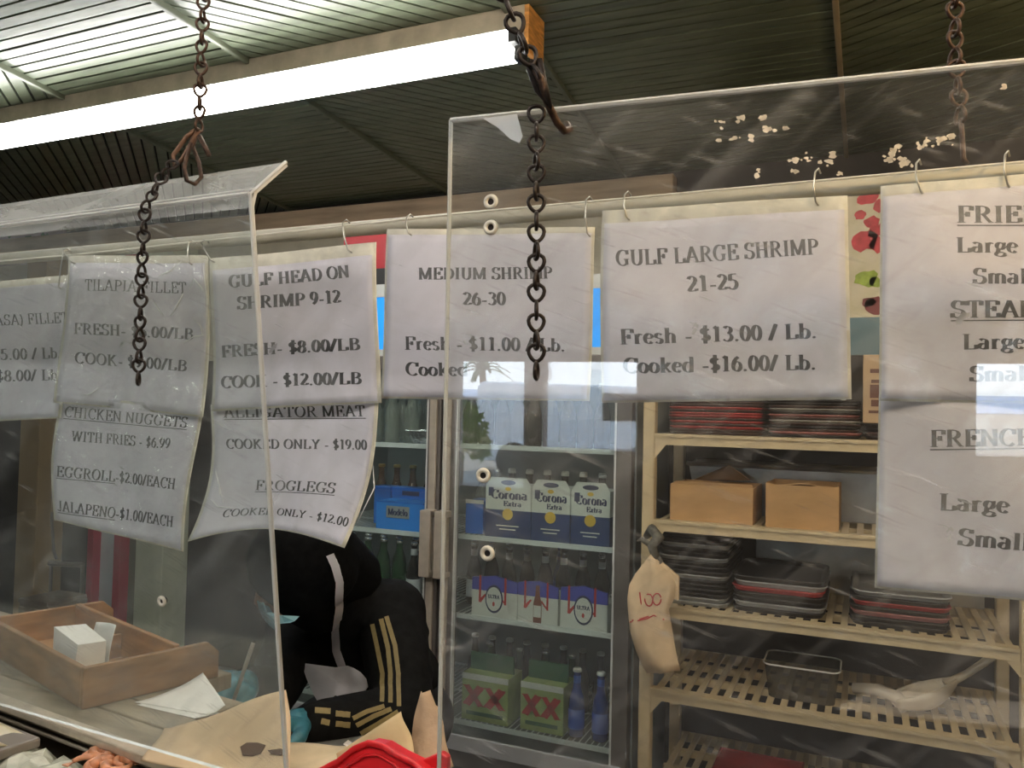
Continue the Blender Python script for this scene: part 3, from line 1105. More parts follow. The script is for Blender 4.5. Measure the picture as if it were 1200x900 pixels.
# ================================================================== FRIDGE
FX0, FXM, FX1 = -2.185, -1.45, -.715
FY = 2.65
fr_ = thing('drinks_fridge', ((FX0 + FX1) / 2, FY + .35, 0), 'tall two-door glass drinks fridge stocked with beer, behind the counter', 'fridge')
liner = mat('fridge_liner', (.26, .29, .285), .5)
dk = mat('fridge_frame', (.17, .155, .14), .35, metal=.3, var=.15, scale=12)
grey_al = mat('aluminium', (.52, .46, .38), .32, metal=.3, var=.1, scale=30)
gask = mat('gasket_white', (.62, .64, .62), .4)
glass_m = clear_mat('door_glass', (.93, .96, .95), .025, .035, (.8, .85, .85), rough=.01)
mb = MB()
mb.box((FX0, FY + .05, .10), (FX0 + .04, 3.42, 1.98))
mb.box((FX1 - .04, FY + .05, .10), (FX1, 3.42, 1.98))
mb.box((FX0 + .04, 3.38, .10), (FX1 - .04, 3.42, 1.98))
mb.box((FX0 + .04, FY + .05, 1.74), (FX1 - .04, 3.38, 1.98))
mb.box((FX0 + .04, FY + .05, .10), (FX1 - .04, 3.38, .24))
mb.build('cabinet', liner, fr_)
mb = MB()
mb.box((FX0, FY, .0), (FX1, FY + .05, .19))
for k in range(7):
    mb.box((FX0 + .05, FY - .008, .03 + k * .02), (FX1 - .05, FY, .04 + k * .02))
mb.build('kick_grille', mat('dull_grey', (.33, .33, .31), .5), fr_)
MB().box((FXM - .03, FY + .05, .24), (FXM + .03, FY + .09, 1.74)).build('mullion', dk, fr_)
hd = MB().box((FX0 + .01, FY + .005, 1.725), (FX1 - .01, FY + .05, 1.93)).build('header_panel', mat('blue_header', (.02, .28, .80), .35, emit=(.02, .30, .85), es=.55), fr_)
MB().box((FX0, FY, 1.70), (FX1, FY + .05, 1.725)).box((FX0, FY, 1.93), (FX1, FY + .05, 1.98)).build('header_trim', white_metal, fr_)
for i, (x0, x1) in enumerate(((FX0 + .005, FXM - .004), (FXM + .004, FX1 - .005))):
    d = MB()
    for q in (((x0, FY, .20), (x0 + .055, FY + .045, 1.70)), ((x1 - .055, FY, .20), (x1, FY + .045, 1.70)), ((x0 + .055, FY, .20), (x1 - .055, FY + .045, .30)), ((x0 + .055, FY, 1.645), (x1 - .055, FY + .045, 1.70))):
        d.box(*q)
    d = d.build('door', dk, fr_, bevel=.004)
    MB().box((x0 + .055, FY + .02, .30), (x1 - .055, FY + .026, 1.645)).build('glass', glass_m, d)
    g = MB()
    for q in ((x0 + .055, x0 + .062), (x1 - .062, x1 - .055)):
        g.box((q[0], FY + .004, .30), (q[1], FY + .02, 1.645))
    g.build('gasket', gask, d)
    MB().box((x0 + .02, FY - .012, .262), (x1 - .02, FY + .002, .318)).build('lower_trim', mat('bright_trim', (.72, .74, .78), .25, metal=.35), d, bevel=.003)  # blue-white reflection on the chrome put into the trim colour
    hx = (x1 - .05, x1 - .005) if i == 0 else (x0 + .003, x0 + .048)
    h = MB()
    h.box((hx[0], FY - .05, .88), (hx[1], FY, .90)).box((hx[0], FY - .05, 1.10), (hx[1], FY, 1.125)).box((hx[0], FY - .055, .88), (hx[1], FY - .035, 1.125))
    h.build('handle', grey_al, d, bevel=.004)
    MB().box((hx[0] + .008, FY - .012, .36), (hx[1] - .008, FY - .001, 1.62)).build('edge_strip', grey_al, d, bevel=.003)
shz = {0: (1.005 + .008, 1.358, .728, .329), 1: (1.024, 1.365, .728, .329)}
wire_w = mat('white_wire', (.72, .78, .76), .3)


def rack(parent, x0, x1, y0, y1, z):
    m_ = MB()
    m_.box((x0, y0, z - .012), (x1, y0 + .006, z + .006))
    m_.box((x0, y1 - .006, z - .008), (x1, y1, z))
    m_.box((x0, (y0 + y1) / 2, z - .010), (x1, (y0 + y1) / 2 + .005, z - .003))
    n = int((x1 - x0) / .022)
    for k in range(n + 1):
        x = x0 + (x1 - x0) * k / n
        m_.tube([(x, y0, z - .0025), (x, y1 - .003, z - .0025)], .0022, 5)
    return m_.build('wire_shelf', wire_w, parent)


BAYS = ((FX0 + .045, FXM - .032), (FXM + .032, FX1 - .045))
SZ = ((1.015, 1.356, .728, .335), (1.024, 1.365, .728, .335))
for b_ in (0, 1):
    for z in SZ[b_]:
        rack(fr_, BAYS[b_][0], BAYS[b_][1], 2.72, 3.34, z)
    x0, x1 = BAYS[b_]
    MB().tube([(x0 + .06, 2.76, 1.728), (x1 - .06, 2.76, 1.728)], .010, 8).build('led_strip', mat('led', (1, 1, 1), .5, emit=(.80, 1.0, .96), es=3.0), fr_)

# ------------------------------------------------------------------ bottles
def glassy(name, col, tr=.25):
    m = mat(name, col, .08, spec=.7)
    m.node_tree.nodes['Principled BSDF'].inputs['Alpha'].default_value = 1 - tr
    return m


g_green, g_dark, g_clear, g_amber, g_blue = glassy('green_glass', (.015, .075, .022)), glassy('dark_glass', (.022, .016, .012), .1), glassy('pale_glass', (.30, .34, .29), .55), glassy('amber_glass', (.11, .045, .012)), glassy('blue_glass', (.02, .05, .28), .1)
cap_gold, cap_silver, cap_white = mat('gold_cap', (.55, .40, .14), .3, metal=.8), mat('silver_cap', (.7, .7, .7), .25, metal=.9), mat('white_cap', (.75, .75, .7), .4)
lab_white, lab_green, lab_blue, lab_gold = mat('label_white', (.70, .72, .74), .5), mat('label_green', (.30, .42, .12), .5), mat('label_blue', (.03, .10, .50), .4), mat('label_gold', (.55, .42, .15), .4)
PROF = [(.026, 0), (.030, .006), (.030, .115), (.026, .140), (.016, .168), (.0128, .19), (.0125, .222), (.0142, .226), (.0142, .232)]


def bottle_proto(name, glass, cap, lab, hgt=1., letter=None):
    r = bpy.data.objects.new(name, None)
    COL.objects.link(r)
    WORG[r.name] = Vector((0, 0, 0))
    MB().lathe([(a, z * hgt) for a, z in PROF], 14).build('glass_body', glass, r, smooth=True)
    MB().lathe([(.0150, .228 * hgt), (.0158, .230 * hgt), (.0150, .238 * hgt), (.012, .241 * hgt)], 14).build('cap', cap, r, smooth=True)
    if lab:
        MB().lathe([(.0304, .03 * hgt), (.0306, .031 * hgt), (.0306, .098 * hgt), (.0304, .099 * hgt)], 14).build('label', lab, r, smooth=True)
        MB().lathe([(.0134, .19 * hgt), (.0136, .191 * hgt), (.0134, .214 * hgt), (.0132, .215 * hgt)], 14).build('neck_label', lab, r, smooth=True)
    return r


PROTOS = {}


def put_bottles(kind, desc, spots, group):
    """spots: list of (x, y, z, place words)"""
    p = PROTOS.get(kind)
    for x, y, z, where in spots:
        lab = '%s %s' % (desc, where)
        if kind in UNUSED:
            o = UNUSED.pop(kind)
            o.location = (x, y, z)
            tag(o, lab, 'bottle', group)
        else:
            o = copy_tree(p, (x, y, z), rz=random.uniform(-.4, .4), label=lab, group=group)
            o['category'] = 'bottle'


UNUSED = {}
for k, a in dict(green=(g_green, cap_silver, None), silver=(g_dark, cap_silver, lab_white), dark=(g_dark, cap_white, None), pale=(g_clear, cap_silver, None),
                 blue=(g_blue, cap_white, lab_blue), gold=(g_amber, cap_gold, None)).items():
    PROTOS[k] = UNUSED[k] = bottle_proto('beer_bottle', *a)


def row(px0, px1, n, Y, z, words, py=650):
    a, b = PY(px0, py, Y).x, PY(px1, py, Y).x
    n = min(n, int((b - a) / .0635) + 1)
    return [(a + (b - a) * k / max(1, n - 1) + random.uniform(-.0008, .0008), Y + random.uniform(-.003, .003), z, '%s from left %s' % (ORD[k], words)) for k in range(n)]


HS = .0005
for r_, (Y, n) in enumerate(((2.80, 7), (2.875, 7), (2.95, 7))):
    put_bottles('green', 'dark green beer bottle', row(396, 468, n, Y, .728 + HS, 'in %s row under the blue crates' % ('front', 'middle', 'back')[r_]), 'green bottles on the third shelf of the left door')
put_bottles('silver', 'white-labelled beer bottle', row(486, 508, 2, 2.79, .728 + HS, 'at the end under the blue crates'), 'white-labelled bottles under the blue crates')
put_bottles('silver', 'white-labelled beer bottle', row(487, 508, 2, 2.88, .728 + HS, 'in second row under the blue crates'), 'white-labelled bottles under the blue crates')
for r_, Y in enumerate((2.80, 2.88)):
    put_bottles('pale', 'pale glass bottle', row(440, 482 if r_ == 0 else 504, 5, Y, 1.356 + HS, 'in %s row, top shelf' % ('front', 'back')[r_], 490), 'pale bottles on the top shelf of the left door')
for r_, Y in enumerate((2.80, 2.88)):
    put_bottles('dark', 'white-capped beer bottle', row(552, 706, 9, Y, 1.365 + HS, 'in %s row, top shelf' % ('front', 'back')[r_], 490), 'dark bottles on the top shelf of the right door')

# ------------------------------------------------------------------ cartons and carriers
def crate(name, label, cat, x0, x1, y0, y1, z0, z1, parts, group=None):
    """parts: (name, material, z fraction low, z fraction high)"""
    t = thing(name, ((x0 + x1) / 2, (y0 + y1) / 2, z0), label, cat, group)
    for i, (nm, m, f0, f1) in enumerate(parts):
        MB().box((x0, y0, z0 + (z1 - z0) * f0), (x1, y1, z0 + (z1 - z0) * f1)).build(nm, m, t, bevel=.002)
    return t


def face_text(parent, name, txt, x0, x1, z, cap, y, m, thick=.18, bow=0):
    mb_ = MB()
    letters(mb_, txt, (x0, -z), (x1, -z), cap, lambda X, Z: (X, y, -Z), thick)
    return mb_.build(name, m, parent)


def disc(parent, name, c, r, m, rx=1., rz=1., n=20, th=.0012):
    return MB().prism([(c[0] + r * rx * cos(2 * pi * k / n), c[1], c[2] + r * rz * sin(2 * pi * k / n)) for k in range(n)], (0, -th, 0)).build(name, m, parent)


blue_card = mat('blue_card', (.015, .16, .62), .35, var=.08, scale=20)
blue_card2 = mat('blue_card_light', (.03, .25, .78), .35)
navy_card = mat('navy_card', (.018, .045, .16), .4)
white_card = mat('white_card', (.74, .76, .70), .45)
red_ink = mat('red_print', (.52, .03, .03), .45)
gold_ink = mat('gold_print', (.80, .52, .06), .4)
navy_ink = mat('navy_print', (.02, .03, .10), .5)
silver_ink = mat('silver_print', (.55, .56, .54), .3, metal=.5)
# blue crates, left door: one wide low crate in front, two small carriers of gold-capped bottles behind and above
zc = 1.015 + HS
a = PY(440, 620, 2.74).x
b = PY(503, 620, 2.74).x
c_ = thing('beer_crate', ((a + b) / 2, 2.80, zc), 'bright blue beer crate with a silver name plate at the front of the left shelf', 'crate', 'blue beer crates')
MB().box((a, 2.74, zc), (b, 2.86, zc + .112)).build('body', blue_card2, c_, bevel=.003)
MB().box((a + .05, 2.7375, zc + .05), (a + .155, 2.739, zc + .096)).build('name_plate', silver_ink, c_)
face_text(c_, 'name', 'Modelo', a + .058, a + .148, zc + .06, .026, 2.7372, navy_ink, .2)
MB().box((a, 2.738, zc + .108), (b, 2.741, zc + .114)).build('rim', blue_card, c_)
for nm, x0, x1, lb in (('a', 440, 459, 'small blue bottle carrier at the left behind the silver-plated crate'), ('b', 461, 506, 'wide blue bottle carrier behind the silver-plated crate')):
    A, B = PY(x0, 580, 2.88).x, PY(x1, 580, 2.88).x
    c_ = crate('beer_crate', lb, 'crate', A, B, 2.87, 2.94, zc, zc + .20, [('body', blue_card, 0, .78)], 'blue beer crates')
    if nm == 'b':
        MB().box((A + .05, 2.8675, zc + .125), (A + .13, 2.869, zc + .143)).build('dark_band', navy_ink, c_)
put_bottles('gold', 'gold-capped bottle', row(447, 502, 6, 2.984, zc, 'behind the blue carriers', 570), 'gold-capped bottles above the blue crates')
# foil tray on the top left shelf
ft = thing('foil_tray', (PY(502, 516, 2.77).x, 2.77, 1.357), 'crumpled shiny foil tray on the top left shelf of the fridge', 'tray')
foil = mat('foil', (.85, .86, .86), .22, metal=1, bump=.7, scale=60)
x_ = WORG[ft.name].x
ftm = MB()
for s0, s1, z0, z1 in ((.050, .075, 0, .05),):
    ftm.hexa([(x_ - s0, 2.745, 1.357), (x_ + s0, 2.745, 1.357), (x_ + s0, 2.80, 1.357), (x_ - s0, 2.80, 1.357), (x_ - s1, 2.73, 1.41), (x_ + s1, 2.73, 1.41), (x_ + s1, 2.815, 1.41), (x_ - s1, 2.815, 1.41)])
ftm.build('bowl', foil, ft)
MB().tube([(x_ - .077, 2.728, 1.411), (x_ + .077, 2.728, 1.411), (x_ + .077, 2.817, 1.411), (x_ - .077, 2.817, 1.411)], .004, 6, closed=True).build('rim', foil, ft)

# three white-and-navy beer cartons, right door, second shelf
zc = 1.024 + HS
cart = []
for i, (x0, x1) in enumerate(((568, 621), (622, 667), (668.5, 714))):
    A, B = PY(x0, 640, 2.74).x, PY(x1, 640, 2.74).x
    z1 = zc + .195
    c_ = thing('beer_carton', ((A + B) / 2, 2.80, zc), ('leftmost', 'middle', 'rightmost')[i] + ' of the three white and navy beer cartons on the second shelf', 'carton', 'white and navy beer cartons')
    MB().box((A, 2.74, zc), (B, 2.88, zc + .105)).build('navy_base', navy_card, c_)
    MB().box((A, 2.74, zc + .105), (B, 2.88, z1)).build('white_top', white_card, c_)
    MB().prism([(A, 2.741, z1), (B, 2.741, z1), (B - .02, 2.741, z1 + .03), (A + .02, 2.741, z1 + .03)], (0, .004, 0)).build('handle_flap', white_card, c_)
    disc(c_, 'handle_hole', ((A + B) / 2, 2.7405, z1 + .012), .03, navy_ink, 1, .3)
    w_ = B - A
    face_text(c_, 'name', 'Corona', A + w_ * .12, A + w_ * .93, zc + .146, .033, 2.7388, navy_ink, .2)
    face_text(c_, 'second_line', 'Extra', A + w_ * .40, A + w_ * .80, zc + .120, .019, 2.7388, navy_ink, .2)
    disc(c_, 'gold_seal', ((A + B) / 2, 2.7392, zc + .090), .021, gold_ink)
    disc(c_, 'crown', ((A + B) / 2, 2.7392, zc + .184), .012, gold_ink, 1, .6)
    MB().box((A + .012, 2.7386, z1 - .04), (A + .032, 2.7392, z1 - .008)).build('square_mark', navy_ink, c_)
    MB().box((A + w_ * .25, 2.7388, zc + .045), (A + w_ * .75, 2.7392, zc + .049)).box((A + w_ * .32, 2.7388, zc + .032), (A + w_ * .68, 2.7392, zc + .036)).build('small_print', white_card, c_)
A, B = PY(545, 620, 2.78).x, PY(566, 620, 2.78).x
c_ = thing('bottle_carrier', ((A + B) / 2, 2.83, zc), 'small blue bottle carrier left of the white and navy cartons', 'carrier')
MB().box((A, 2.78, zc), (B, 2.90, zc + .125)).build('body', blue_card, c_, bevel=.003)
MB().box((A, 2.779, zc + .115), (B, 2.781, zc + .13)).build('pale_rim', white_card, c_)
put_bottles('pale', 'pale bottle neck', [(A - .003, 2.93, zc, 'standing behind the small blue carrier at the left'), (A + .061, 2.935, zc, 'standing behind the small blue carrier at the right')], 'pale bottles behind the small blue carrier')
for r_, Y in enumerate((2.925, 3.0)):
    put_bottles('dark', 'white-capped beer bottle', row(600, 706, 6, Y, zc, 'in %s row behind the navy cartons' % ('first', 'second')[r_], 560), 'bottles behind the white and navy cartons')

# third shelf: white carriers with red ribbon and a printed bottle
zc = .728 + HS
packs = ((553, 606, 0), (607, 654, 1), (657, 712, 2))
for i, (x0, x1, k) in enumerate(packs):
    y0 = 2.745
    A, B = PY(x0, 700, y0).x, PY(x1, 700, y0).x
    w_ = B - A
    c_ = thing('bottle_carrier', ((A + B) / 2, 2.80, zc), ('leftmost', 'middle', 'rightmost')[i] + ' of three white carriers with red ribbons and printed bottles', 'carrier', 'white carriers with red ribbons')
    MB().box((A, y0, zc), (B, 2.87, zc + .095)).build('white_body', white_card, c_)
    MB().prism([(A, y0, zc + .095), (B, y0, zc + .095), (B, y0, zc + .135), ((A + B) / 2, y0, zc + .152), (A, y0, zc + .140)], (0, .012, 0)).build('blue_top', mat('violet_card', (.06, .07, .42), .4), c_)
    rb = MB()
    for q in (.16, .72):
        rb.box((A + w_ * q, y0 - .0012, zc + .05), (A + w_ * (q + .045), y0 - .0004, zc + .15))
        d_ = 1 if q < .5 else -1
        p0 = A + w_ * (q + .02)
        rb.prism([(p0 - .006, y0 - .0004, zc + .056), (p0 + .006, y0 - .0004, zc + .05), (p0 + d_ * .024 + .004, y0 - .0004, zc + .082), (p0 + d_ * .024 - .004, y0 - .0004, zc + .082)], (0, -.0008, 0))
    rb.build('red_ribbon', red_ink, c_)
    cx = (A + B) / 2
    if k != 1:
        disc(c_, 'round_label', (cx, y0 - .0014, zc + .068), .036, navy_ink, 1, 1.45, 26)
        disc(c_, 'label_centre', (cx, y0 - .0030, zc + .068), .031, white_card, 1, 1.42, 26)
        face_text(c_, 'name', 'ULTRA'.replace('U', 'U'), cx - .024, cx + .024, zc + .07, .014, y0 - .0046, navy_ink, .2)
        disc(c_, 'small_seal', (cx, y0 - .0044, zc + .05), .006, red_ink, .8, 1.4, 10)
    else:
        bt = [(-.016, 0), (.016, 0), (.016, .07), (.009, .098), (.007, .135), (-.007, .135), (-.009, .098), (-.016, .07)]
        MB().prism([(cx + x, y0 - .0014, zc + .002 + z) for x, z in bt], (0, -.001, 0)).build('printed_bottle', mat('print_bottle', (.20, .06, .04), .4), c_)
        MB().box((cx - .014, y0 - .004, zc + .022), (cx + .014, y0 - .0028, zc + .064)).build('printed_label', white_card, c_)
for r_, (Y, n) in enumerate(((2.906, 8), (2.978, 8))):
    put_bottles('silver', 'silver-capped bottle', row(556, 706, n, Y, zc, 'in %s row behind red-ribbon carriers' % ('first', 'second')[r_], 660), 'silver-capped bottles on the third shelf of the right door')
put_bottles('blue', 'blue bottle', [(PY(634, 670, 2.89).x + .02, 3.05, zc, 'standing out among the silver-capped bottles on the third shelf')], None)

# bottom shelf: two green carriers with red double cross, loose bottles, blue bottles
zc = .335 + HS
green_card = mat('green_card', (.34, .42, .14), .45, var=.15, scale=20)
dgreen_card = mat('dark_green_card', (.04, .13, .06), .45)
for i, (x0, x1) in enumerate(((541, 595), (610, 660))):
    y0 = 2.75 + .01 * i
    A, B = PY(x0, 830, y0).x, PY(x1, 830, y0).x
    c_ = thing('bottle_carrier', ((A + B) / 2, 2.82, zc), ('left' if i == 0 else 'right') + ' one of the two green carriers with a red XX on the bottom shelf', 'carrier', 'green carriers with a red XX')
    MB().box((A, y0, zc), (B, y0 + .13, zc + .17)).build('body', green_card, c_)
    MB().box((A + .005, y0 + .06, zc + .17), (B - .005, y0 + .068, zc + .235)).build('handle_panel', dgreen_card, c_)
    MB().box((A, y0 - .001, zc + .15), (B, y0 + .0, zc + .172)).build('pale_band', white_card, c_)
    face_text(c_, 'red_letters', 'XX', A + .008, B - .008, zc + .055, .072, y0 - .0014, red_ink, .24)
    MB().box((A + .02, y0 - .0014, zc + .02), (B - .02, y0 - .0004, zc + .034)).build('dark_band', dgreen_card, c_)
    put_bottles('green', 'green beer bottle', [(A + .03 + k * (B - A - .06), y0 + .175, zc, '%s from the left behind the %s red XX carrier' % (ORD[k], ('left', 'right')[i])) for k in range(2)], 'green bottles on the bottom shelf')
put_bottles('blue', 'tall blue-labelled bottle', row(676, 704, 2, 2.79, zc, 'beside the red XX carriers', 800), 'blue bottles on the bottom shelf')
put_bottles('dark', 'dark bottle', row(556, 704, 8, 3.02, zc, 'at the back of the bottom shelf', 800), 'dark bottles at the back of the bottom shelf')
for k, (x, y, z) in enumerate([(PY(676, 820, 2.79).x, 2.79, zc)]):
    pass
bx = PY(676, 820, 2.79).x
face = thing('red_carton', (PY(452, 290, 2.9).x, 2.9, 1.981), 'plain red carton lying on top of the fridge above the GULF HEAD ON sheet', 'carton')
x_ = WORG[face.name].x
MB().box((x_ - .13, 2.78, 2.07), (x_ + .13, 3.05, 2.24)).build('lid', mat('red_carton', (.55, .02, .03), .4), face)
MB().box((x_ - .128, 2.782, 1.981), (x_ + .128, 3.048, 2.07)).build('box', black_plastic, face)  # black block filling the gap below the red part

# ================================================================== SHELVING WITH TRAYS
SX0, SX1, SY = -.665, .430, 2.58
SD = .50
sh = thing('storage_shelf', ((SX0 + SX1) / 2, SY + SD / 2, 0), 'cream slatted plastic shelving unit holding cafeteria trays, right of the fridge', 'shelf')
for x0, x1 in ((SX0, SX0 + .04), (SX1 - .038, SX1)):
    for y in (SY, SY + SD - .04):
        MB().box((x0, y, 0), (x1, y + .04, 1.95)).build('post', cream_metal, sh, bevel=.005)
SZS = (1.436, 1.158, .884, .618, .31)
for z in SZS:
    m_ = MB()
    m_.box((SX0 + .04, SY + .002, z - .036), (SX1 - .04, SY + .012, z))
    m_.box((SX0 + .04, SY + .012, z - .008), (SX1 - .04, SY + .035, z))
    m_.box((SX0 + .04, SY - .004, z - .010), (SX1 - .04, SY + .002, z))
    m_.box((SX0 + .04, SY + SD - .012, z - .036), (SX1 - .04, SY + SD - .002, z))
    for y in (.19, .34):
        m_.box((SX0 + .04, SY + y, z - .03), (SX1 - .04, SY + y + .02, z - .008))
    n = 24
    for k in range(n):
        x = SX0 + .04 + (SX1 - SX0 - .08) * (k + .28) / n
        m_.box((x, SY + .035, z - .008), (x + .019, SY + SD - .012, z))
    m_.build('shelf_board', cream_metal, sh)
    for s in (1, -1):
        xx = SX0 + .04 if s > 0 else SX1 - .038
        MB().prism([(xx, SY + .004, z - .036), (xx + s * .035, SY + .004, z - .036), (xx, SY + .004, z - .08)], (0, .01, 0)).build('bracket', cream_metal, sh)

TRC = {'red': mat('tray_red', (.40, .045, .04), .4, var=.15, scale=15), 'black': mat('tray_black', (.020, .016, .015), .5), 'grey': mat('tray_grey', (.30, .28, .24), .4), 'brown': mat('tray_brown', (.075, .038, .030), .4),
       'pink': mat('tray_pink', (.42, .16, .14), .4), 'white': mat('tray_pale', (.30, .30, .29), .4)}


def rrect(w, d, r, n=5):
    pts = []
    for cx, cy, a0 in ((w / 2 - r, d / 2 - r, 0), (-w / 2 + r, d / 2 - r, 90), (-w / 2 + r, -d / 2 + r, 180), (w / 2 - r, -d / 2 + r, 270)):
        for k in range(n + 1):
            a_ = radians(a0 + 90 * k / n)
            pts.append((cx + r * cos(a_), cy + r * sin(a_)))
    return pts


def tray_proto(w, d, h, m):
    r = bpy.data.objects.new('serving_tray', None)
    COL.objects.link(r)
    WORG[r.name] = Vector((0, 0, 0))
    loops = [(w - .016, d - .016, 0, .036), (w - .008, d - .008, h * .55, .04), (w, d, h - .002, .044), (w - .006, d - .006, h, .042), (w - .020, d - .020, h * .8, .036), (w - .038, d - .038, .003, .026)]
    mb_ = MB()
    n = len(rrect(1, 1, .1))
    for (a_, b__, z, r_) in loops:
        mb_.v += [Vector((x, y, z)) for x, y in rrect(a_, b__, r_)]
    for i in range(len(loops) - 1):
        for k in range(n):
            l = (k + 1) % n
            mb_.f.append((i * n + k, i * n + l, (i + 1) * n + l, (i + 1) * n + k))
            mb_.mi.append(0)
    mb_.f += [tuple(range(n - 1, -1, -1)), tuple((len(loops) - 1) * n + k for k in range(n))]
    mb_.mi += [0, 0]
    mb_.build('tray_body', m, r, smooth=False)
    rim = MB().tube([(x, y, h - .0024) for x, y in rrect(w - .003, d - .003, .043)], .0020, 5, closed=True)
    rim.build('rim', m, r)
    return r


def stack(px0, px1, py, z, colors, words, step, h, d=.36, group=None):
    Yf = SY + .05
    A, B = PY(px0, py, Yf).x, PY(px1, py, Yf).x
    first = {}
    n = len(colors)
    for k, c in enumerate(colors):
        loc = ((A + B) / 2 + random.uniform(-.004, .004), Yf + d / 2 + random.uniform(-.004, .004), z + HS + k * (h + .0006))
        lb = '%s serving tray, %s from the bottom of %s' % ({'white': 'pale'}.get(c, c), ORD[k] if n < 17 else str(k), words)
        key = (c, round(B - A, 3))
        if key not in first:
            o = tray_proto(B - A, d, h, TRC[c])
            o.location = loc
            tag(o, lb, 'tray', group)
            first[key] = o
        else:
            copy_tree(first[key], loc, label=lb, group=group)


stack(781, 893, 505, SZS[0], ['brown', 'brown', 'red', 'brown', 'red', 'brown', 'red', 'red', 'brown', 'red', 'brown', 'brown'], 'the reddish stack on the top shelf', .0, .0084, group='trays in the reddish top-shelf stack')
stack(898, 1009, 512, SZS[0], ['black', 'pink', 'brown', 'black', 'brown', 'grey', 'brown', 'pink', 'black', 'grey', 'brown', 'black', 'black'], 'the dark stack on the top shelf', .0, .0084, group='trays in the dark top-shelf stack')
stack(768, 853, 712, SZS[2], ['white', 'white', 'black', 'black', 'black', 'black', 'white', 'black', 'black', 'black', 'white', 'black', 'black', 'white', 'black', 'black'], 'the tall black stack beside the hanging bag', .0, .0135, group='trays in the tall black stack')
stack(857, 968, 722, SZS[2], ['black', 'white', 'black', 'black', 'red', 'white', 'black'], 'the middle stack on the third shelf', .0, .0155, group='trays in the middle third-shelf stack')
stack(996, 1116, 735, SZS[2], ['black', 'black', 'pink', 'black', 'red', 'black', 'white', 'black'][0:7], 'the stack below the FRENCH sheet', .0, .0140, group='trays in the right third-shelf stack')

# second shelf: two open-topped cardboard boxes, a grey metal pan behind
card = mat('cardboard', (.46, .27, .115), .75, var=.14, scale=7, stretch=(1, 1, 3))
card_in = mat('cardboard_dark', (.22, .12, .05), .8)


def cbox(label, px0, px1, pyb, ph, flap, z, side_flap=False):
    Yf = SY + .03
    A, B = PY(px0, pyb, Yf).x, PY(px1, pyb, Yf).x
    h = ph * (PY(px0, pyb - 10, Yf).z - PY(px0, pyb, Yf).z) / 10
    d = .24
    t = thing('cardboard_box', ((A + B) / 2, Yf + d / 2, z), label, 'box', 'cardboard boxes on the second shelf')
    m_ = MB()
    w = .004
    z0 = z + HS
    m_.box((A, Yf, z0), (B, Yf + w, z0 + h)).box((A, Yf + d - w, z0), (B, Yf + d, z0 + h)).box((A, Yf + w, z0), (A + w, Yf + d - w, z0 + h)).box((B - w, Yf + w, z0), (B, Yf + d - w, z0 + h)).box((A + w, Yf + w, z0), (B - w, Yf + d - w, z0 + w))
    m_.build('box_walls', card, t)
    if flap:
        MB().prism([(A + .03, Yf + d - .004, z0 + h), (A + .10, Yf + d - .004, z0 + h), (B - .03, Yf + d - .06, z0 + h + .012), (A + .16, Yf + d - .07, z0 + h + .060)], (0, .004, .002)).build('lifted_flap', card_in, t)
        MB().prism([(A, Yf, z0 + h), (B, Yf, z0 + h), (B - .01, Yf + .05, z0 + h + .006), (A + .01, Yf + .05, z0 + h + .006)], (0, 0, .003)).build('front_flap', card, t)
    else:
        mb_ = MB()
        mb_.grid(lambda u, v: (A + (B - A) * u, Yf + .001 + v * .10, z0 + h + .004 - .030 * sin(pi * u) * v - .004 * sin(9 * u)), 14, 6, .003)
        mb_.build('sunken_flap', card, t)
    return t


cbox('low cardboard box with a lifted rear flap, at the left of the second shelf', 785, 882, 610, 41, True, SZS[1])
cbox('cardboard box with a sunken crumpled top, at the right of the second shelf', 897, 983, 618, 50, False, SZS[1])
pt = thing('steel_pan', (-.11, 2.96, SZS[1]), 'long dull grey steel pan behind the cardboard boxes', 'pan')
m_ = MB()
m_.hexa([(-.54, 2.87, SZS[1] + .001), (.36, 2.87, SZS[1] + .001), (.36, 3.0, SZS[1] + .001), (-.54, 3.0, SZS[1] + .001), (-.57, 2.86, SZS[1] + .17), (.38, 2.86, SZS[1] + .17), (.38, 3.02, SZS[1] + .17), (-.57, 3.02, SZS[1] + .17)])
m_.build('pan_body', steel, pt)
MB().tube([(-.575, 2.855, SZS[1] + .17), (.385, 2.855, SZS[1] + .17), (.385, 3.025, SZS[1] + .17), (-.575, 3.025, SZS[1] + .17)], .008, 8, closed=True).build('rolled_rim', steel, pt)
ms = thing('metal_sheet', (.06, 3.04, SZS[2]), 'dull grey metal sheet standing behind the trays of the third shelf', 'sheet')
MB().box((-.36, 3.045, SZS[2] + .001), (.36, 3.056, SZS[2] + .235)).build('panel', mat('sheet_grey', (.40, .38, .34), .5, metal=.2, var=.25, scale=8), ms, bevel=.002)
MB().box((-.36, 3.040, SZS[2] + .225), (.36, 3.060, SZS[2] + .238)).build('folded_edge', MATS['sheet_grey'], ms)
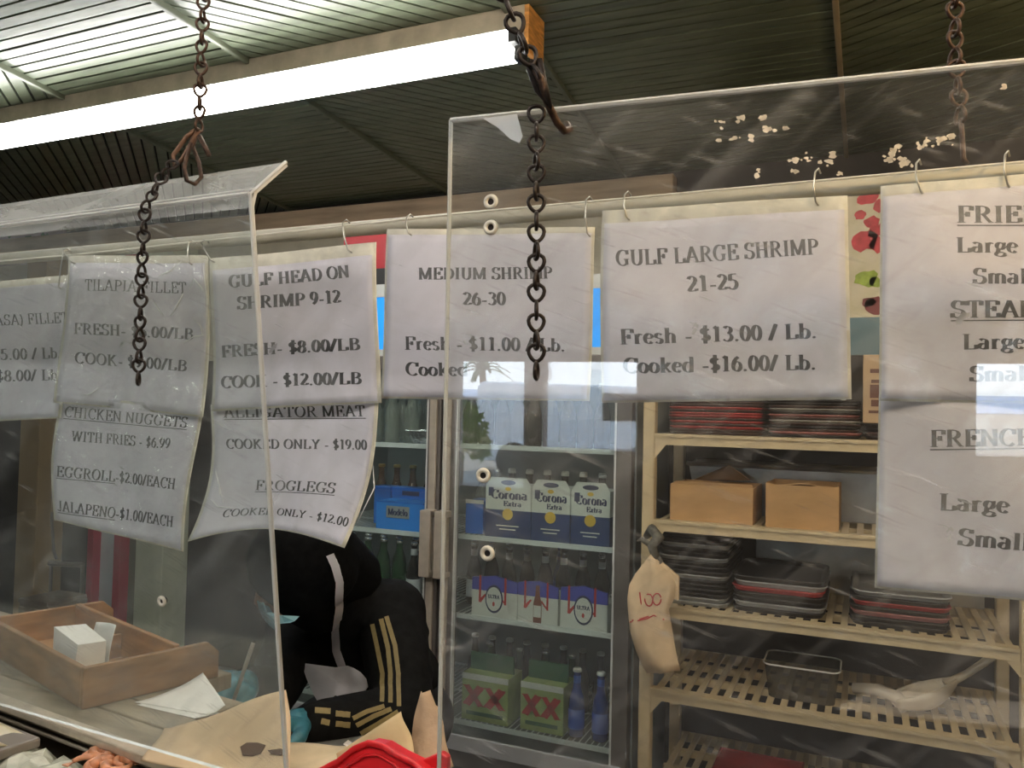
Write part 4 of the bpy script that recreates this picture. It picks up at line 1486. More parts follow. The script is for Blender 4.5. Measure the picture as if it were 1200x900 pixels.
# printed carton standing on the top shelf, right of the dark stack
A, B = PY(1011, 490, SY + .05).x, PY(1075, 490, SY + .05).x
t = thing('printed_carton', ((A + B) / 2, SY + .13, SZS[0]), 'tall light brown printed carton on the top shelf, half behind the FRIED sheet', 'carton')
zt = SZS[0] + .05
MB().box((A, SY + .05, zt), (B, SY + .128, zt + .205)).build('carton_body', mat('carton_tan', (.52, .36, .21), .6, var=.08, scale=9), t, bevel=.003)
m_ = MB()
for k, (u, v, w, h) in enumerate(((.12, .15, .2, .012), (.14, .12, .16, .01), (.12, .075, .18, .04), (.14, .05, .14, .02), (.1, .03, .2, .008))):
    m_.box((A + u * .16, SY + .0488, zt + v), (A + (u + w) * .16, SY + .0496, zt + v + h))
m_.build('print', mat('brown_print', (.14, .06, .04), .6), t)
stack(1012, 1085, 508, SZS[0], ['black', 'brown', 'black', 'black'], 'the short stack under the printed carton', .0, .0110, d=.15, group='trays under the printed carton')

# fourth shelf: clear tub and big pale scoop
Yf = SY + .08
z = SZS[3]
A, B = PY(893, 832, Yf).x, PY(984, 832, Yf).x
tb_ = thing('clear_tub', ((A + B) / 2, Yf + .09, z), 'clear rectangular plastic tub with a bright rim on the fourth shelf', 'tub')
tubm = clear_mat('smoky_tub', (.55, .53, .48), .10, .06, (.4, .38, .32), rough=.05)
w, d, h = B - A, .17, .105
loops = [(w - .03, d - .03, 0), (w - .006, d - .006, h)]
m_ = MB()
pts = rrect(1, 1, .12)
cx, cy = (A + B) / 2, Yf + d / 2
for a_, b__, zz in loops:
    m_.v += [Vector((cx + x, cy + y, z + HS + zz)) for x, y in rrect(a_, b__, .025)]
n = len(pts)
for k in range(n):
    m_.f.append((k, (k + 1) % n, n + (k + 1) % n, n + k))
    m_.mi.append(0)
m_.f.append(tuple(range(n - 1, -1, -1)))
m_.mi.append(0)
m_.build('tub_wall', tubm, tb_)
MB().tube([(cx + x, cy + y, z + HS + h) for x, y in rrect(w, d, .028)], .0028, 6, closed=True).build('rim', mat('pale_rim', (.72, .70, .62), .25), tb_)
sc = thing('food_scoop', (PY(1085, 832, Yf + .04).x, Yf + .08, z), 'large cream plastic scoop lying with its handle raised on the fourth shelf', 'scoop')
scm = mat('scoop_plastic', (.66, .58, .44), .35)
p0, p1 = PY(1054, 826, Yf), PY(1128, 803, Yf + .06)
p2 = PY(1176, 771, Yf + .10)
ax = (p1 - p0).normalized()
sdv = Vector((0, 1, 0)) - ax * ax.y
sdv.normalize()
upv = ax.cross(sdv)
if upv.z < 0:
    upv = -upv
Ls = (p1 - p0).length


def bowl(u, v):
    wv = .062 * (sin(pi * min(1, .12 + .88 * u)) ** .6 if u < .5 else 1.0 - .72 * ((u - .5) / .5) ** 1.4)
    a_ = (v - .5) * 2
    dep = .060 * (sin(pi * (.10 + .85 * u)) ** .7)
    return p0 + ax * (u * Ls) + sdv * (a_ * wv + .05) - upv * (dep * (1 - a_ * a_)) + upv * .012


MB().grid(bowl, 16, 12, .004).build('bowl', scm, sc, smooth=True)
hp = p1 + sdv * .05
MB().tube([hp - ax * .03, hp + (p2 - p1) * .3, hp + (p2 - p1) * .75, hp + (p2 - p1) * 1.05], [.014, .011, .012, .010], 10).build('handle', scm, sc, smooth=True)
q0 = PY(1000, 806, Yf + .12)
MB().tube([q0, PY(1030, 808, Yf + .1), PY(1052, 818, Yf + .07), PY(1062, 830, Yf + .05)], [.016, .018, .02, .022], 10).build('rear_grip', scm, sc, smooth=True)
# bottom shelf: red crate
A, B = PY(830, 890, SY + .1).x, PY(935, 890, SY + .1).x
z = SZS[4]
zr = PY(880, 884, SY + .36).z
rc = thing('red_crate', ((A + B) / 2, SY + .22, z), 'dark red plastic crate on the lowest shelf, only its rim showing', 'crate')
m_ = MB()
m_.box((A, SY + .1, z + HS), (B, SY + .11, zr)).box((A, SY + .35, z + HS), (B, SY + .36, zr)).box((A, SY + .11, z + HS), (A + .01, SY + .35, zr)).box((B - .01, SY + .11, z + HS), (B, SY + .35, zr)).box((A + .01, SY + .11, z + HS), (B - .01, SY + .35, z + .02))
m_.build('crate_body', TRC['red'], rc)
MB().tube([(A, SY + .1, zr), (B, SY + .1, zr), (B, SY + .36, zr), (A, SY + .36, zr)], .007, 6, closed=True).build('rim', TRC['red'], rc)

# food photo board above the shelves: a generic platter of food
A, B = PY(985, 300, 2.80).x, PY(1062, 300, 2.80).x
zt, zb = PY(1010, 222, 2.80).z, PY(1010, 372, 2.80).z
pb_ = thing('food_poster', ((A + B) / 2, 2.80, zb), 'colourful food poster in red, cream and green, showing between two price sheets', 'poster')
MB().box((A, 2.802, zb), (B, 2.812, zt)).build('board', mat('poster_cream', (.62, .55, .36), .5, var=.25, scale=18, col2=(.70, .62, .48)), pb_)
rr = random.Random(11)
for nm, m__, items in (('red_topping', mat('poster_red', (.55, .05, .06), .5, var=.3, scale=40), [(.42, .93, .09), (.62, .86, .07), (.48, .74, .07), (.36, .60, .12), (.60, .56, .09), (.52, .66, .06), (.3, .8, .05), (.66, .7, .05)]),
                       ('green_topping', mat('poster_green', (.32, .42, .05), .5, var=.3, scale=40), [(.40, .30, .10), (.55, .27, .06)]),
                       ('dark_topping', mat('poster_brown', (.20, .03, .03), .5), [(.55, .09, .09), (.44, .12, .06)])):
    m_ = MB()
    for u, v, r in items:
        cx, cz = A + (B - A) * u, zb + (zt - zb) * v
        rad = r * (zt - zb) * .85
        m_.prism([(cx + rad * cos(2 * pi * k / 14) * rr.uniform(.8, 1.15), 2.8015, cz + rad * sin(2 * pi * k / 14) * rr.uniform(.6, 1.0)) for k in range(14)], (0, -.0008, 0))
    m_.build(nm, m__, pb_)
MB().box((A, 2.799, zb - .12), (B, 2.815, zb)).build('lower_band', mat('poster_teal', (.13, .21, .24), .5), pb_)
for x_ in (B - .02, A + .012):
    MB().box((x_ - .008, 2.813, SZS[0] + .002), (x_ + .008, 2.821, zt - .02)).build('stand_leg', wire_m, pb_)

# kraft bag knotted to the shelf post
bg_ = thing('paper_bag', PY(766, 788, 2.50), 'tied kraft paper bag with a red 100 print hanging from the shelf post', 'bag')
bag_m = mat('bag_paper', (.74, .55, .34), .7, var=.14, scale=12, bump=.5)
YB_ = 2.50
outl = [(766, 652), (775, 655), (795, 676), (794, 703), (789, 704), (782, 700), (798, 783), (780, 788), (769, 786), (757, 788), (743, 762), (736, 745), (735, 694), (745, 668), (757, 654)]


def bagpt(px, py, off):
    q = PY(px, py, YB_)
    q.y += off
    return q


m_ = MB()
rows = [(650, 764, 768), (658, 755, 775), (670, 745, 788), (684, 738, 794), (700, 736, 792), (716, 736, 784), (740, 737, 789), (762, 744, 793), (776, 751, 796), (786, 758, 797)]
for sgn in (0,):
    loops = []
    for j, (py, x0, x1) in enumerate(rows):
        v = j / (len(rows) - 1)
        dp = .045 * (.25 + .9 * sin(pi * min(1, v * .75 + .1)))
        L_ = []
        for k in range(16):
            a_ = 2 * pi * k / 16
            px = (x0 + x1) / 2 + (x1 - x0) / 2 * cos(a_)
            cre = .010 * sin(3 * a_ + j * .8) + .006 * sin(5 * a_ - j)
            L_.append(bagpt(px, py + 2 * sin(2 * a_ + j), -dp * sin(a_) + cre))
        loops.append(L_)
    for L_ in loops:
        m_.v += L_
    for j in range(len(loops) - 1):
        for k in range(16):
            l = (k + 1) % 16
            m_.f.append((j * 16 + k, j * 16 + l, (j + 1) * 16 + l, (j + 1) * 16 + k))
            m_.mi.append(0)
    m_.f += [tuple(range(16)), tuple((len(loops) - 1) * 16 + k for k in range(15, -1, -1))]
    m_.mi += [0, 0]
bag_o = m_.build('bag_body', bag_m, bg_, smooth=True)
MB().prism([PY(772, 656, YB_ - .01), PY(795, 676, YB_ - .012), PY(794.5, 704, YB_ - .012), PY(781, 699, YB_ - .012), PY(770, 675, YB_ - .02)], (.002, .012, 0)).build('corner_flap', bag_m, bg_, bevel=.002)
_bag = BVHTree.FromPolygons(m_.v, m_.f)


def on_tree(tree, px, py, off=.002):
    d = ray(px, py).normalized()
    h = tree.ray_cast(CAMP, d)
    if h[0] is None:
        return None
    n_ = h[1] if h[1].dot(d) < 0 else -h[1]
    return h[0] + n_ * off


m_ = MB()
for pts in (((750, 694), (751, 702), (752, 712)), [(760.5 + 4.5 * cos(t), 703 + 7 * sin(t)) for t in [k * .5 for k in range(13)]], [(770 + 5 * cos(t), 702 + 7 * sin(t)) for t in [k * .5 for k in range(13)]],
            ((739, 729), (748, 727), (758, 725), (766, 721), (778, 726)), ((741, 727), (751, 725), (760, 722))):
    q = [on_tree(_bag, *p) for p in pts]
    q = [p for p in q if p]
    if len(q) > 1:
        m_.tube(q, .0022, 5)
m_.build('red_print', red_ink, bg_)
tw = MB()
tw.tube([PY(758, 628, YB_ + .06), PY(764, 620, YB_ + .02), PY(772, 630, YB_ - .01), PY(764, 640, YB_ - .015), PY(768, 652, YB_ - .005), PY(764, 656, YB_)], [.012, .016, .018, .016, .014, .008], 8)
tw.tube([PY(764, 640, YB_ - .01), PY(752, 632, YB_ - .01), PY(747, 634, YB_)], [.010, .008, .004], 6)
tw.tube([PY(768, 648, YB_), PY(775, 658, YB_ - .01), PY(771, 666, YB_)], [.008, .006, .003], 6)
tw.build('twisted_neck', mat('grey_tie', (.13, .12, .10), .8, var=.4, scale=60), bg_, smooth=True)

# ================================================================== COUNTER, DISPLAY BED
CT = .985
ra, rb = PZ(0, 822, CT), PZ(170, 885, CT)
cdir = (rb - ra)
cdir.z = 0
cdir.normalize()
cnor = Vector((-cdir.y, cdir.x, 0))           # into the stall
if cnor.y < 0:
    cnor = -cnor
cend = PZ(520, 860, CT)
cl0 = ra - cdir * 1.6
cl1 = ra + cdir * ((cend - ra).dot(cdir))
wood_top = mat('worn_counter', (.20, .155, .105), .65, var=.4, scale=6, stretch=(1, 7, 1), bump=.2, col2=(.34, .28, .20))
ctr = thing('counter', (cl0 + cl1) / 2 - Vector((0, 0, CT)), 'worn narrow wooden service counter under the left panel', 'counter')
m_ = MB()
cl2 = ra + cdir * ((PZ(262, 832, CT) - ra).dot(cdir))
cl3 = ra + cdir * ((PZ(236, 800, CT) - ra).dot(cdir))
for o0, o1, ce in ((.016, .075, cl1), (.079, .130, cl1), (.134, .225, cl2), (.229, .320, cl3)):
    m_.prism([cl0 + cnor * o0, ce + cnor * o0, ce + cnor * o1, cl0 + cnor * o1], (0, 0, -.03))
m_.build('top_boards', wood_top, ctr, bevel=.003)
m_ = MB()
m_.prism([cl0 + cnor * .03 - Vector((0, 0, .03)), cl1 + cnor * .03 - Vector((0, 0, .03)), cl1 + cnor * .12 - Vector((0, 0, .03)), cl0 + cnor * .12 - Vector((0, 0, .03))], (0, 0, -(CT - .0305)))
m_.build('base', mat('counter_base', (.10, .075, .055), .7, var=.3, scale=8), ctr)
bed = thing('display_bed', (cl0 + cl1) / 2 - cnor * .2 - Vector((0, 0, CT)), 'steel seafood display bed with pale chipped ice, along the customer side of the counter', 'display case')
zb = .925
dz = Vector((0, 0, 1))
fr0, fr1 = cl0 - cnor * .46, cl1 - cnor * .46
m_ = MB()
m_.prism([cl0 - cnor * .004 - dz * .055, cl1 - cnor * .004 - dz * .055, fr1 - dz * .055, fr0 - dz * .055], (0, 0, -.02))
m_.prism([fr0 - dz * .05, fr1 - dz * .05, fr1 - cnor * .02 - dz * .05, fr0 - cnor * .02 - dz * .05], (0, 0, -.90))
m_.build('deck', mat('deck_steel', (.30, .29, .26), .35, metal=.8, var=.15, scale=9), bed)
m_ = MB()
m_.prism([cl0 - cnor * .012 + dz * .006, cl1 - cnor * .012 + dz * .006, cl1 + cnor * .014 + dz * .006, cl0 + cnor * .014 + dz * .006], (0, 0, -.014))
m_.build('top_rail', mat('worn_rail', (.50, .42, .32), .35, metal=.3, var=.25, scale=20), bed, bevel=.003)
MB().tube([cl0 - cnor * .014 - dz * .022, cl1 - cnor * .014 - dz * .014], .003, 8).build('lower_rail', mat('dark_rail', (.16, .13, .10), .3, metal=.5), bed, smooth=True)
ice_m = mat('ice', (.56, .56, .46), .22, var=.25, scale=30, bump=.6)
rr = random.Random(5)
i0 = PZ(20, 900, zb)
mi_ = MB()
nz = [[rr.uniform(0, .016) for _ in range(61)] for _ in range(25)]


def icept(u, v):
    i, j = min(60, int(round(u * 60))), min(24, int(round(v * 24)))
    p = cl0.lerp(cl1, .30 + .60 * u) - cnor * (.02 + .42 * v)
    p.z = CT - .040 + nz[j][i] + .014 * sin(pi * v) + (0 if 0 < i < 60 and 0 < j < 24 else -.006)
    return p


mi_.grid(icept, 60, 24, .004)
ice = mi_.build('ice', ice_m, bed)
ice['kind'] = 'stuff'
# pale tray of wrapped fillets standing in the ice at the far left
shr_m = mat('shrimp_shell', (.62, .27, .14), .35, var=.3, scale=70)
pr = bpy.data.objects.new('shrimp', None)
COL.objects.link(pr)
WORG[pr.name] = Vector((0, 0, 0))
pth, rad = [], []
for k in range(9):
    t = k / 8
    a_ = -.4 + 3.9 * t
    pth.append((.018 * cos(a_), .018 * sin(a_), .0075))
    rad.append(.0085 * (1 - .62 * t) if t > .1 else .006)
MB().tube(pth, rad, 8).build('body', shr_m, pr, smooth=True)
MB().prism([(pth[-1][0], pth[-1][1], .005), (pth[-1][0] + .004, pth[-1][1] - .012, .004), (pth[-1][0] - .008, pth[-1][1] - .012, .004)], (0, 0, .002)).build('tail', shr_m, pr)
spots = [(100, 893), (112, 886), (124, 881), (136, 877), (147, 874), (118, 897), (131, 890), (143, 885), (154, 880), (139, 897), (151, 891), (160, 886)]
for k, (x, y) in enumerate(spots):
    q = PZ(x, y, CT - .012)
    q.z = CT - .019
    lb = 'orange shrimp on the ice, %s from the left below the counter rail' % ORD[k]
    if k == 0:
        o = pr
        o.location = q
        tag(o, lb, 'shrimp', 'shrimp on the ice')
    else:
        o = copy_tree(pr, q, rz=rr.uniform(0, 6), label=lb, group='shrimp on the ice')
tr0 = PZ(2, 868, CT - .01)
fp = thing('fillet_tray', Vector((tr0.x, tr0.y, CT - .022)), 'pale tray with a grey rim resting in the ice at the far left', 'tray')
u_ = cdir
m_ = MB()
A0 = Vector((tr0.x, tr0.y, CT - .022))
m_.prism([A0 - u_ * .16 - cnor * .05, A0 + u_ * .045 - cnor * .05, A0 + u_ * .045 + cnor * .035, A0 - u_ * .16 + cnor * .035], (0, 0, .016))
m_.build('tray_body', mat('tray_rim_grey', (.20, .17, .14), .4), fp, bevel=.004)
mi_ = MB()
mi_.grid(lambda u, v: A0 - u_ * (.155 - .19 * u) + cnor * (-.043 + .07 * v) + dz * (.0175 + .006 * sin(6 * u + 2) * sin(5 * v + 1)), 14, 8, .002)
mi_.build('fillet', mat('fillet', (.62, .55, .38), .35, var=.12, scale=25), fp, smooth=True)

wt = thing('work_table', (-.95, 1.5, 0), 'low grey work table where the person leans and writes, behind the counter', 'table')
WT = .775
wtm = mat('table_grey', (.20, .20, .19), .55, var=.15, scale=9)
tx0, tx1 = -1.9, PY(470, 860, 1.45).x
MB().box((tx0, 1.20, WT - .03), (tx1, 1.57, WT)).build('table_top', wtm, wt, bevel=.004)
for x in (tx0 + .03, tx1 - .07):
    for y in (1.23, 1.50):
        MB().box((x, y, 0), (x + .04, y + .04, WT - .03)).build('leg', wtm, wt)

# ------------------------------------------------------------------ wooden box with order slips
bw = mat('box_wood', (.17, .085, .035), .6, var=.35, scale=5, stretch=(2, 2, 9), bump=.15, col2=(.31, .16, .065))
bw2 = mat('box_wood_inner', (.38, .18, .065), .55, var=.3, scale=6, stretch=(2, 2, 8))
K = PZ(96, 833, CT)
e1 = PZ(256, 794, CT) - K
e2 = PZ(0, 813.5, CT) - K
L1 = e1.length
e1.normalize()
e2.normalize()
e2 = (e2 - e1 * e2.dot(e1)).normalized() * .9 + e2 * .1
e2.normalize()
L2 = .46
H = .070
bx_ = thing('wooden_box', K + e1 * L1 / 2 + e2 * L2 / 2, 'old wooden compartment box holding white order slips, behind the left panel', 'box')
w = .011


def slab(a0, a1, b0, b1, z0, z1, m, nm, **k):
    P_ = lambda a, b, z: K + e1 * a + e2 * b + dz * z
    mb_ = MB().hexa([P_(a0, b0, z0), P_(a1, b0, z0), P_(a1, b1, z0), P_(a0, b1, z0), P_(a0, b0, z1), P_(a1, b0, z1), P_(a1, b1, z1), P_(a0, b1, z1)])
    return mb_.build(nm, m, bx_, bevel=.002)


e0 = .001
fs = [K + e1 * 0 + dz * e0, K + e1 * L1 + dz * e0, K + e1 * L1 + dz * (H * .70), K + e1 * (L1 - .022) + dz * H, K + dz * H]
MB().prism(fs, e2 * w).build('front_side', bw, bx_, bevel=.002)
fs = [p + e2 * (L2 - w) for p in fs]
MB().prism(fs, e2 * w).build('back_side', bw2, bx_, bevel=.002)
slab(0, w, w, L2 - w, e0, H - .002, bw, 'end_board')
slab(L1 * .66, L1 * .66 + w, w, L2 - w, e0, H + .004, bw2, 'divider')
slab(L1 * .30, L1 * .66, L2 * .48, L2 * .48 + .006, e0, H * .78, bw2, 'divider')
slab(w, L1 - .002, w, L2 - w, e0, .008, bw2, 'bottom')
slip_m = mat('slip_paper', (.78, .76, .72), .6, var=.04, scale=30)
sp_ = thing('order_slips', K + e1 * .06 + e2 * .06 + dz * .009, 'thick pad of white order slips standing in the wooden box', 'paper pad')
P_ = lambda a, b, z: K + e1 * a + e2 * (b + .085) + dz * z
MB().hexa([P_(.022, .016, .0125), P_(.075, .016, .0125), P_(.075, .105, .012), P_(.022, .105, .012), P_(.030, .016, .082), P_(.078, .016, .080), P_(.080, .112, .092), P_(.026, .114, .096)]).build('pad', slip_m, sp_)
m_ = MB()
m_.grid(lambda u, v: P_(.084 + .012 * v * v + .006 * sin(3 * u), .020 + .085 * u, .014 + .090 * v - .010 * u * v), 8, 8, .0008)
m_.build('loose_slip', slip_m, sp_, smooth=True)

# papers on the counter, beside the box
pp = thing('paper_sheet', PZ(215, 830, CT), 'white paper sheet with a lifted corner on the counter, right of the wooden box', 'paper')
pc = [PZ(158, 823, CT + .002), PY(238, 786, PZ(215, 815, CT).y + .05), PZ(264, 829, CT + .012), PZ(243, 838, CT + .002)]


def pap(u, v):
    a, b = pc[0].lerp(pc[1], u), pc[3].lerp(pc[2], u)
    p = a.lerp(b, v)
    p.z += .0035 * sin(5 * u + 3 * v) * u - .010 * sin(pi * u) * (1 - v)
    p.z = max(p.z, CT + .0015)
    return p


MB().grid(pap, 18, 12, .0006).build('sheet', slip_m, pp, smooth=True)
ps2 = thing('paper_sheet', PZ(225, 838, CT), 'second white paper sheet lying under the lifted one', 'paper')
c4 = [PZ(160, 826, CT + .0008), PZ(205, 818, CT + .0008), PZ(258, 836, CT + .0008), PZ(228, 842, CT + .0008)]
MB().prism(c4, (0, 0, .0005)).build('sheet', slip_m, ps2)

kraft = mat('kraft', (.58, .42, .26), .7, var=.14, scale=9, bump=.4)
kraft_d = mat('kraft_stain', (.10, .05, .025), .7)
kp = thing('kraft_paper', PZ(260, 880, CT), 'crumpled brown kraft paper rising in front of the blue-gloved hand', 'paper')
kc = [PY(192, 859, .945), PY(336, 808, 1.005), PY(342, 930, .865), PY(165, 925, .85)]


def kr(u, v):
    p = kc[0].lerp(kc[1], u).lerp(kc[3].lerp(kc[2], u), v)
    p.z += .004 * sin(7 * u + 2) * (1 - v) + .003 * sin(9 * v + 4 * u)
    p.y += .006 * sin(6 * u + 5 * v) * (1 - .5 * v)
    p.z = max(p.z, CT + .009)
    return p


kp_m = MB().grid(kr, 26, 16, .0010)
kp_m.build('sheet', kraft, kp, smooth=True)
_k = BVHTree.FromPolygons(kp_m.v, kp_m.f)
m_ = MB()
for poly in ([(282, 876), (290, 871), (303, 871), (312, 874), (306, 884), (296, 887), (285, 886)], [(314, 880), (330, 878), (336, 881), (330, 886), (318, 884)]):
    q = [on_tree(_k, *p, .0012) for p in poly]
    if all(q):
        m_.prism(q, (0, -.0006, .0006))
if m_.v:
    m_.build('torn_stain', kraft_d, kp)
kf = thing('kraft_paper', PZ(395, 885, CT), 'flat wrinkled kraft paper lying on the counter below the apron', 'paper')
fc = [PZ(330, 872, CT + .003), PZ(440, 876, CT + .003), PZ(470, 912, CT + .003), PZ(330, 912, CT + .003)]


def fl(u, v):
    p = fc[0].lerp(fc[1], u).lerp(fc[3].lerp(fc[2], u), v)
    p.z += .002 + .004 * sin(8 * u + 5 * v) * sin(4 * v + u)
    p.z = max(p.z, CT + .002)
    return p


MB().grid(fl, 18, 10, .0008).build('sheet', mat('kraft_pale', (.58, .46, .29), .7, var=.2, scale=14, bump=.4), kf, smooth=True)
nb = thing('napkin_scrap', PZ(412, 872, CT), 'torn white napkin scrap on the counter by the sleeve cuff', 'napkin')
MB().prism([PZ(402, 872, CT + .012), PZ(408, 867, CT + .020), PZ(416, 872, CT + .014), PZ(424, 868, CT + .022), PZ(427, 876, CT + .010), PZ(414, 879, CT + .009)], (0, .004, -.003)).build('scrap', slip_m, nb)

kb = thing('kraft_bag', PZ(480, 885, CT), 'open brown kraft bag with upright flaps behind the red tray', 'bag')
b0 = [PY(392, 884, .955), PY(470, 834, 1.00), PY(489, 852, 1.0), PY(470, 925, .93), PY(385, 925, .93)]


def flap(c, am, ph):
    def f(u, v):
        p = c[0].lerp(c[1], u).lerp(c[3].lerp(c[2], u), v)
        p.y += am * sin(5 * u + ph) * (1 - v * .5) + am * .6 * sin(8 * v + 3 * u + ph)
        p.z = max(p.z, CT + .003)
        return p
    return f


MB().grid(flap([PY(390, 886, .955), PY(472, 833, 1.0), PY(492, 900, .95), PY(400, 915, .94)], .006, 1), 14, 12, .001).build('front_flap', mat('kraft_tan', (.56, .41, .22), .7, var=.12, scale=10, bump=.4), kb, smooth=True)
MB().grid(flap([PY(491, 812, 1.03), PY(504, 809, 1.03), PY(529, 900, .98), PY(474, 900, .98)], .005, 2), 12, 14, .001).build('rear_flap', mat('kraft_rose', (.50, .34, .21), .7, var=.2, scale=16, bump=.9), kb, smooth=True)
MB().grid(flap([PY(502, 815, 1.035), PY(512, 830, 1.04), PY(530, 900, .99), PY(500, 900, .985)], .004, 3), 8, 12, .001).build('side_flap', MATS['kraft_rose'], kb, smooth=True)

red_pl = mat('red_plastic', (.62, .012, .016), .3, spec=.6)
rt = thing('red_tray', PZ(440, 915, CT), 'bright red plastic food tray tilted up at the bottom edge of the view', 'tray')
ol = [(352, 922), (372, 905), (397, 892), (416, 877), (433, 870), (448, 873), (466, 884), (486, 894), (508, 912), (515, 930), (440, 965), (352, 945)]
Yr = .885
pts = [PY(x, y, Yr + (965 - y) * .0004) for x, y in ol]
for p in pts:
    p.z = max(p.z, CT + .006)
m_ = MB()
m_.prism(pts, Vector((.004, .022, 0)))
m_.build('tray_body', red_pl, rt, bevel=.004)
MB().tube([p + Vector((0, -.002, 0)) for p in pts], .0045, 8, closed=True).build('rim', red_pl, rt, smooth=True)
MB().tube([PY(x, y, Yr + (965 - y) * .0004 - .002) for x, y in ((385, 920), (408, 897), (428, 885), (444, 885), (462, 896), (480, 915))], .0022, 6).build('inner_ridge', red_pl, rt, smooth=True)
rt2 = thing('red_tray', PZ(515, 905, CT), 'second red tray showing behind the kraft bag at the edge of the clear panel', 'tray')
MB().prism([PY(482, 897, .925), PY(500, 889, .925), PY(516, 882, .925), PY(524, 888, .925), PY(523, 925, .925), PY(482, 925, .925)], (0, .012, 0)).build('tray_body', red_pl, rt2, bevel=.003)

# ------------------------------------------------------------------ things far left
cs = thing('cardboard_stack', PY(66, 760, 3.15), 'stack of flattened cardboard on a stand by the red door frame at the far left', 'cardboard')
A, B = PY(50, 750, 3.15), PY(84, 750, 3.15)
zt = PY(66, 698, 3.15).z
m_ = MB()
MB().box((A.x, 3.0, .30), (B.x, 3.25, .32)).box((A.x, 3.02, 0), (A.x + .03, 3.05, .30)).box((B.x - .03, 3.02, 0), (B.x, 3.05, .30)).box((A.x, 3.2, 0), (A.x + .03, 3.23, .30)).box((B.x - .03, 3.2, 0), (B.x, 3.23, .30)).build('stand', dark_board, cs)
z = .32
k = 0
while z < zt - .01:
    m_.box((A.x + .004 * (k % 3), 3.0 - .004 * (k % 2), z + .001), (B.x - .006 * (k % 2), 3.24, z + .021))
    z += .022
    k += 1
m_.build('flat_sheets', mat('old_card', (.20, .155, .11), .8, var=.2, scale=12), cs)
wr = thing('wire_rack', PY(72, 690, 3.4), 'small bent metal rack against the dark wall above the cardboard stack', 'rack')
m_ = MB()
a, b = PY(56, 660, 3.4), PY(97, 662, 3.4)
m_.tube([a, b], .016, 8)
m_.tube([PY(60, 600, 3.4), PY(63, 645, 3.4), PY(66, 655, 3.4)], .009, 6)
m_.tube([PY(60, 660, 3.4), PY(59, 697, 3.4), Vector((PY(59, 697, 3.4).x, 3.4, 0))], .010, 6)
m_.tube([b, Vector((b.x, 3.4, 0))], .012, 6)
m_.build('frame', mat('dull_pipe', (.24, .21, .18), .4, metal=.4), wr)
wp = thing('wall_picture', PY(25, 316, 3.54), 'flowery picture high on the back wall at the far left, seen through the bent panel', 'picture')
A, B = PY(-60, 316, 3.54), PY(72, 316, 3.54)
zt = PY(20, 262, 3.54).z
MB().box((A.x, 3.545, A.z), (B.x, 3.565, zt)).build('board', mat('picture_ground', (.52, .44, .46), .5, var=.35, scale=5), wp)
rr = random.Random(9)
for nm, c, n in (('green_leaves', (.10, .22, .12), 16), ('pink_petals', (.45, .10, .14), 9)):
    m_ = MB()
    for _ in range(n):
        cx, cz, r = rr.uniform(A.x + .1, B.x - .08), rr.uniform(A.z + .06, zt - .06), rr.uniform(.02, .055)
        m_.prism([(cx + r * cos(2 * pi * q / 8) * rr.uniform(.6, 1.2), 3.5445, cz + r * sin(2 * pi * q / 8) * rr.uniform(.5, 1)) for q in range(8)], (0, -.001, 0))
    m_.build(nm, mat('pic_' + nm, c, .5), wp)

# ================================================================== THE WORKER
black_cloth = mat('black_cloth', (.012, .012, .0125), .85, var=.25, scale=40, bump=.15, spec=.15)
hood_cloth = mat('hood_cloth', (.007, .007, .0075), .9, var=.3, scale=60, spec=.12)
gold_cloth = mat('gold_stripe', (.34, .26, .11), .6, var=.15, scale=60)
apron_m = mat('apron_cloth', (.82, .79, .85), .75, var=.06, scale=14, bump=.3)
skin = mat('skin', (.36, .20, .13), .55, var=.06, scale=30)
glove_m = mat('glove_blue', (.055, .22, .29), .35, var=.2, scale=30, bump=.2)
mask_m = mat('mask_blue', (.24, .44, .50), .6)

neck = PY(396, 694, 1.76)
head = PY(347, 668, 1.57)
chest = PY(425, 742, 1.90)
pelvis = Vector((PY(458, 700, 2.12).x, 2.13, .60))
Ls_ = PY(458, 720, 1.86)
Rs_ = PY(352, 742, 1.82)
Le = PY(474, 836, 1.66)
Lw = PY(356, 849, 1.45)
Re = PY(318, 812, 1.64)
Lh_dir = (PY(318, 846, 1.37) - Lw).normalized()
Rw = PY(287, 802, 1.46)
Rh_dir = (PY(273, 807, 1.33) - Rw).normalized()
hips = [pelvis + Vector((s * .095, -.02, -.02)) for s in (-1, 1)]
knees = [Vector((h.x - .02, h.y - .40, .56)) for h in hips]
ankles = [Vector((k.x, k.y + .05, .088)) for k in knees]
fwdh = Vector((-.66, -.55, -.50)).normalized()   # where the face looks: down to the left


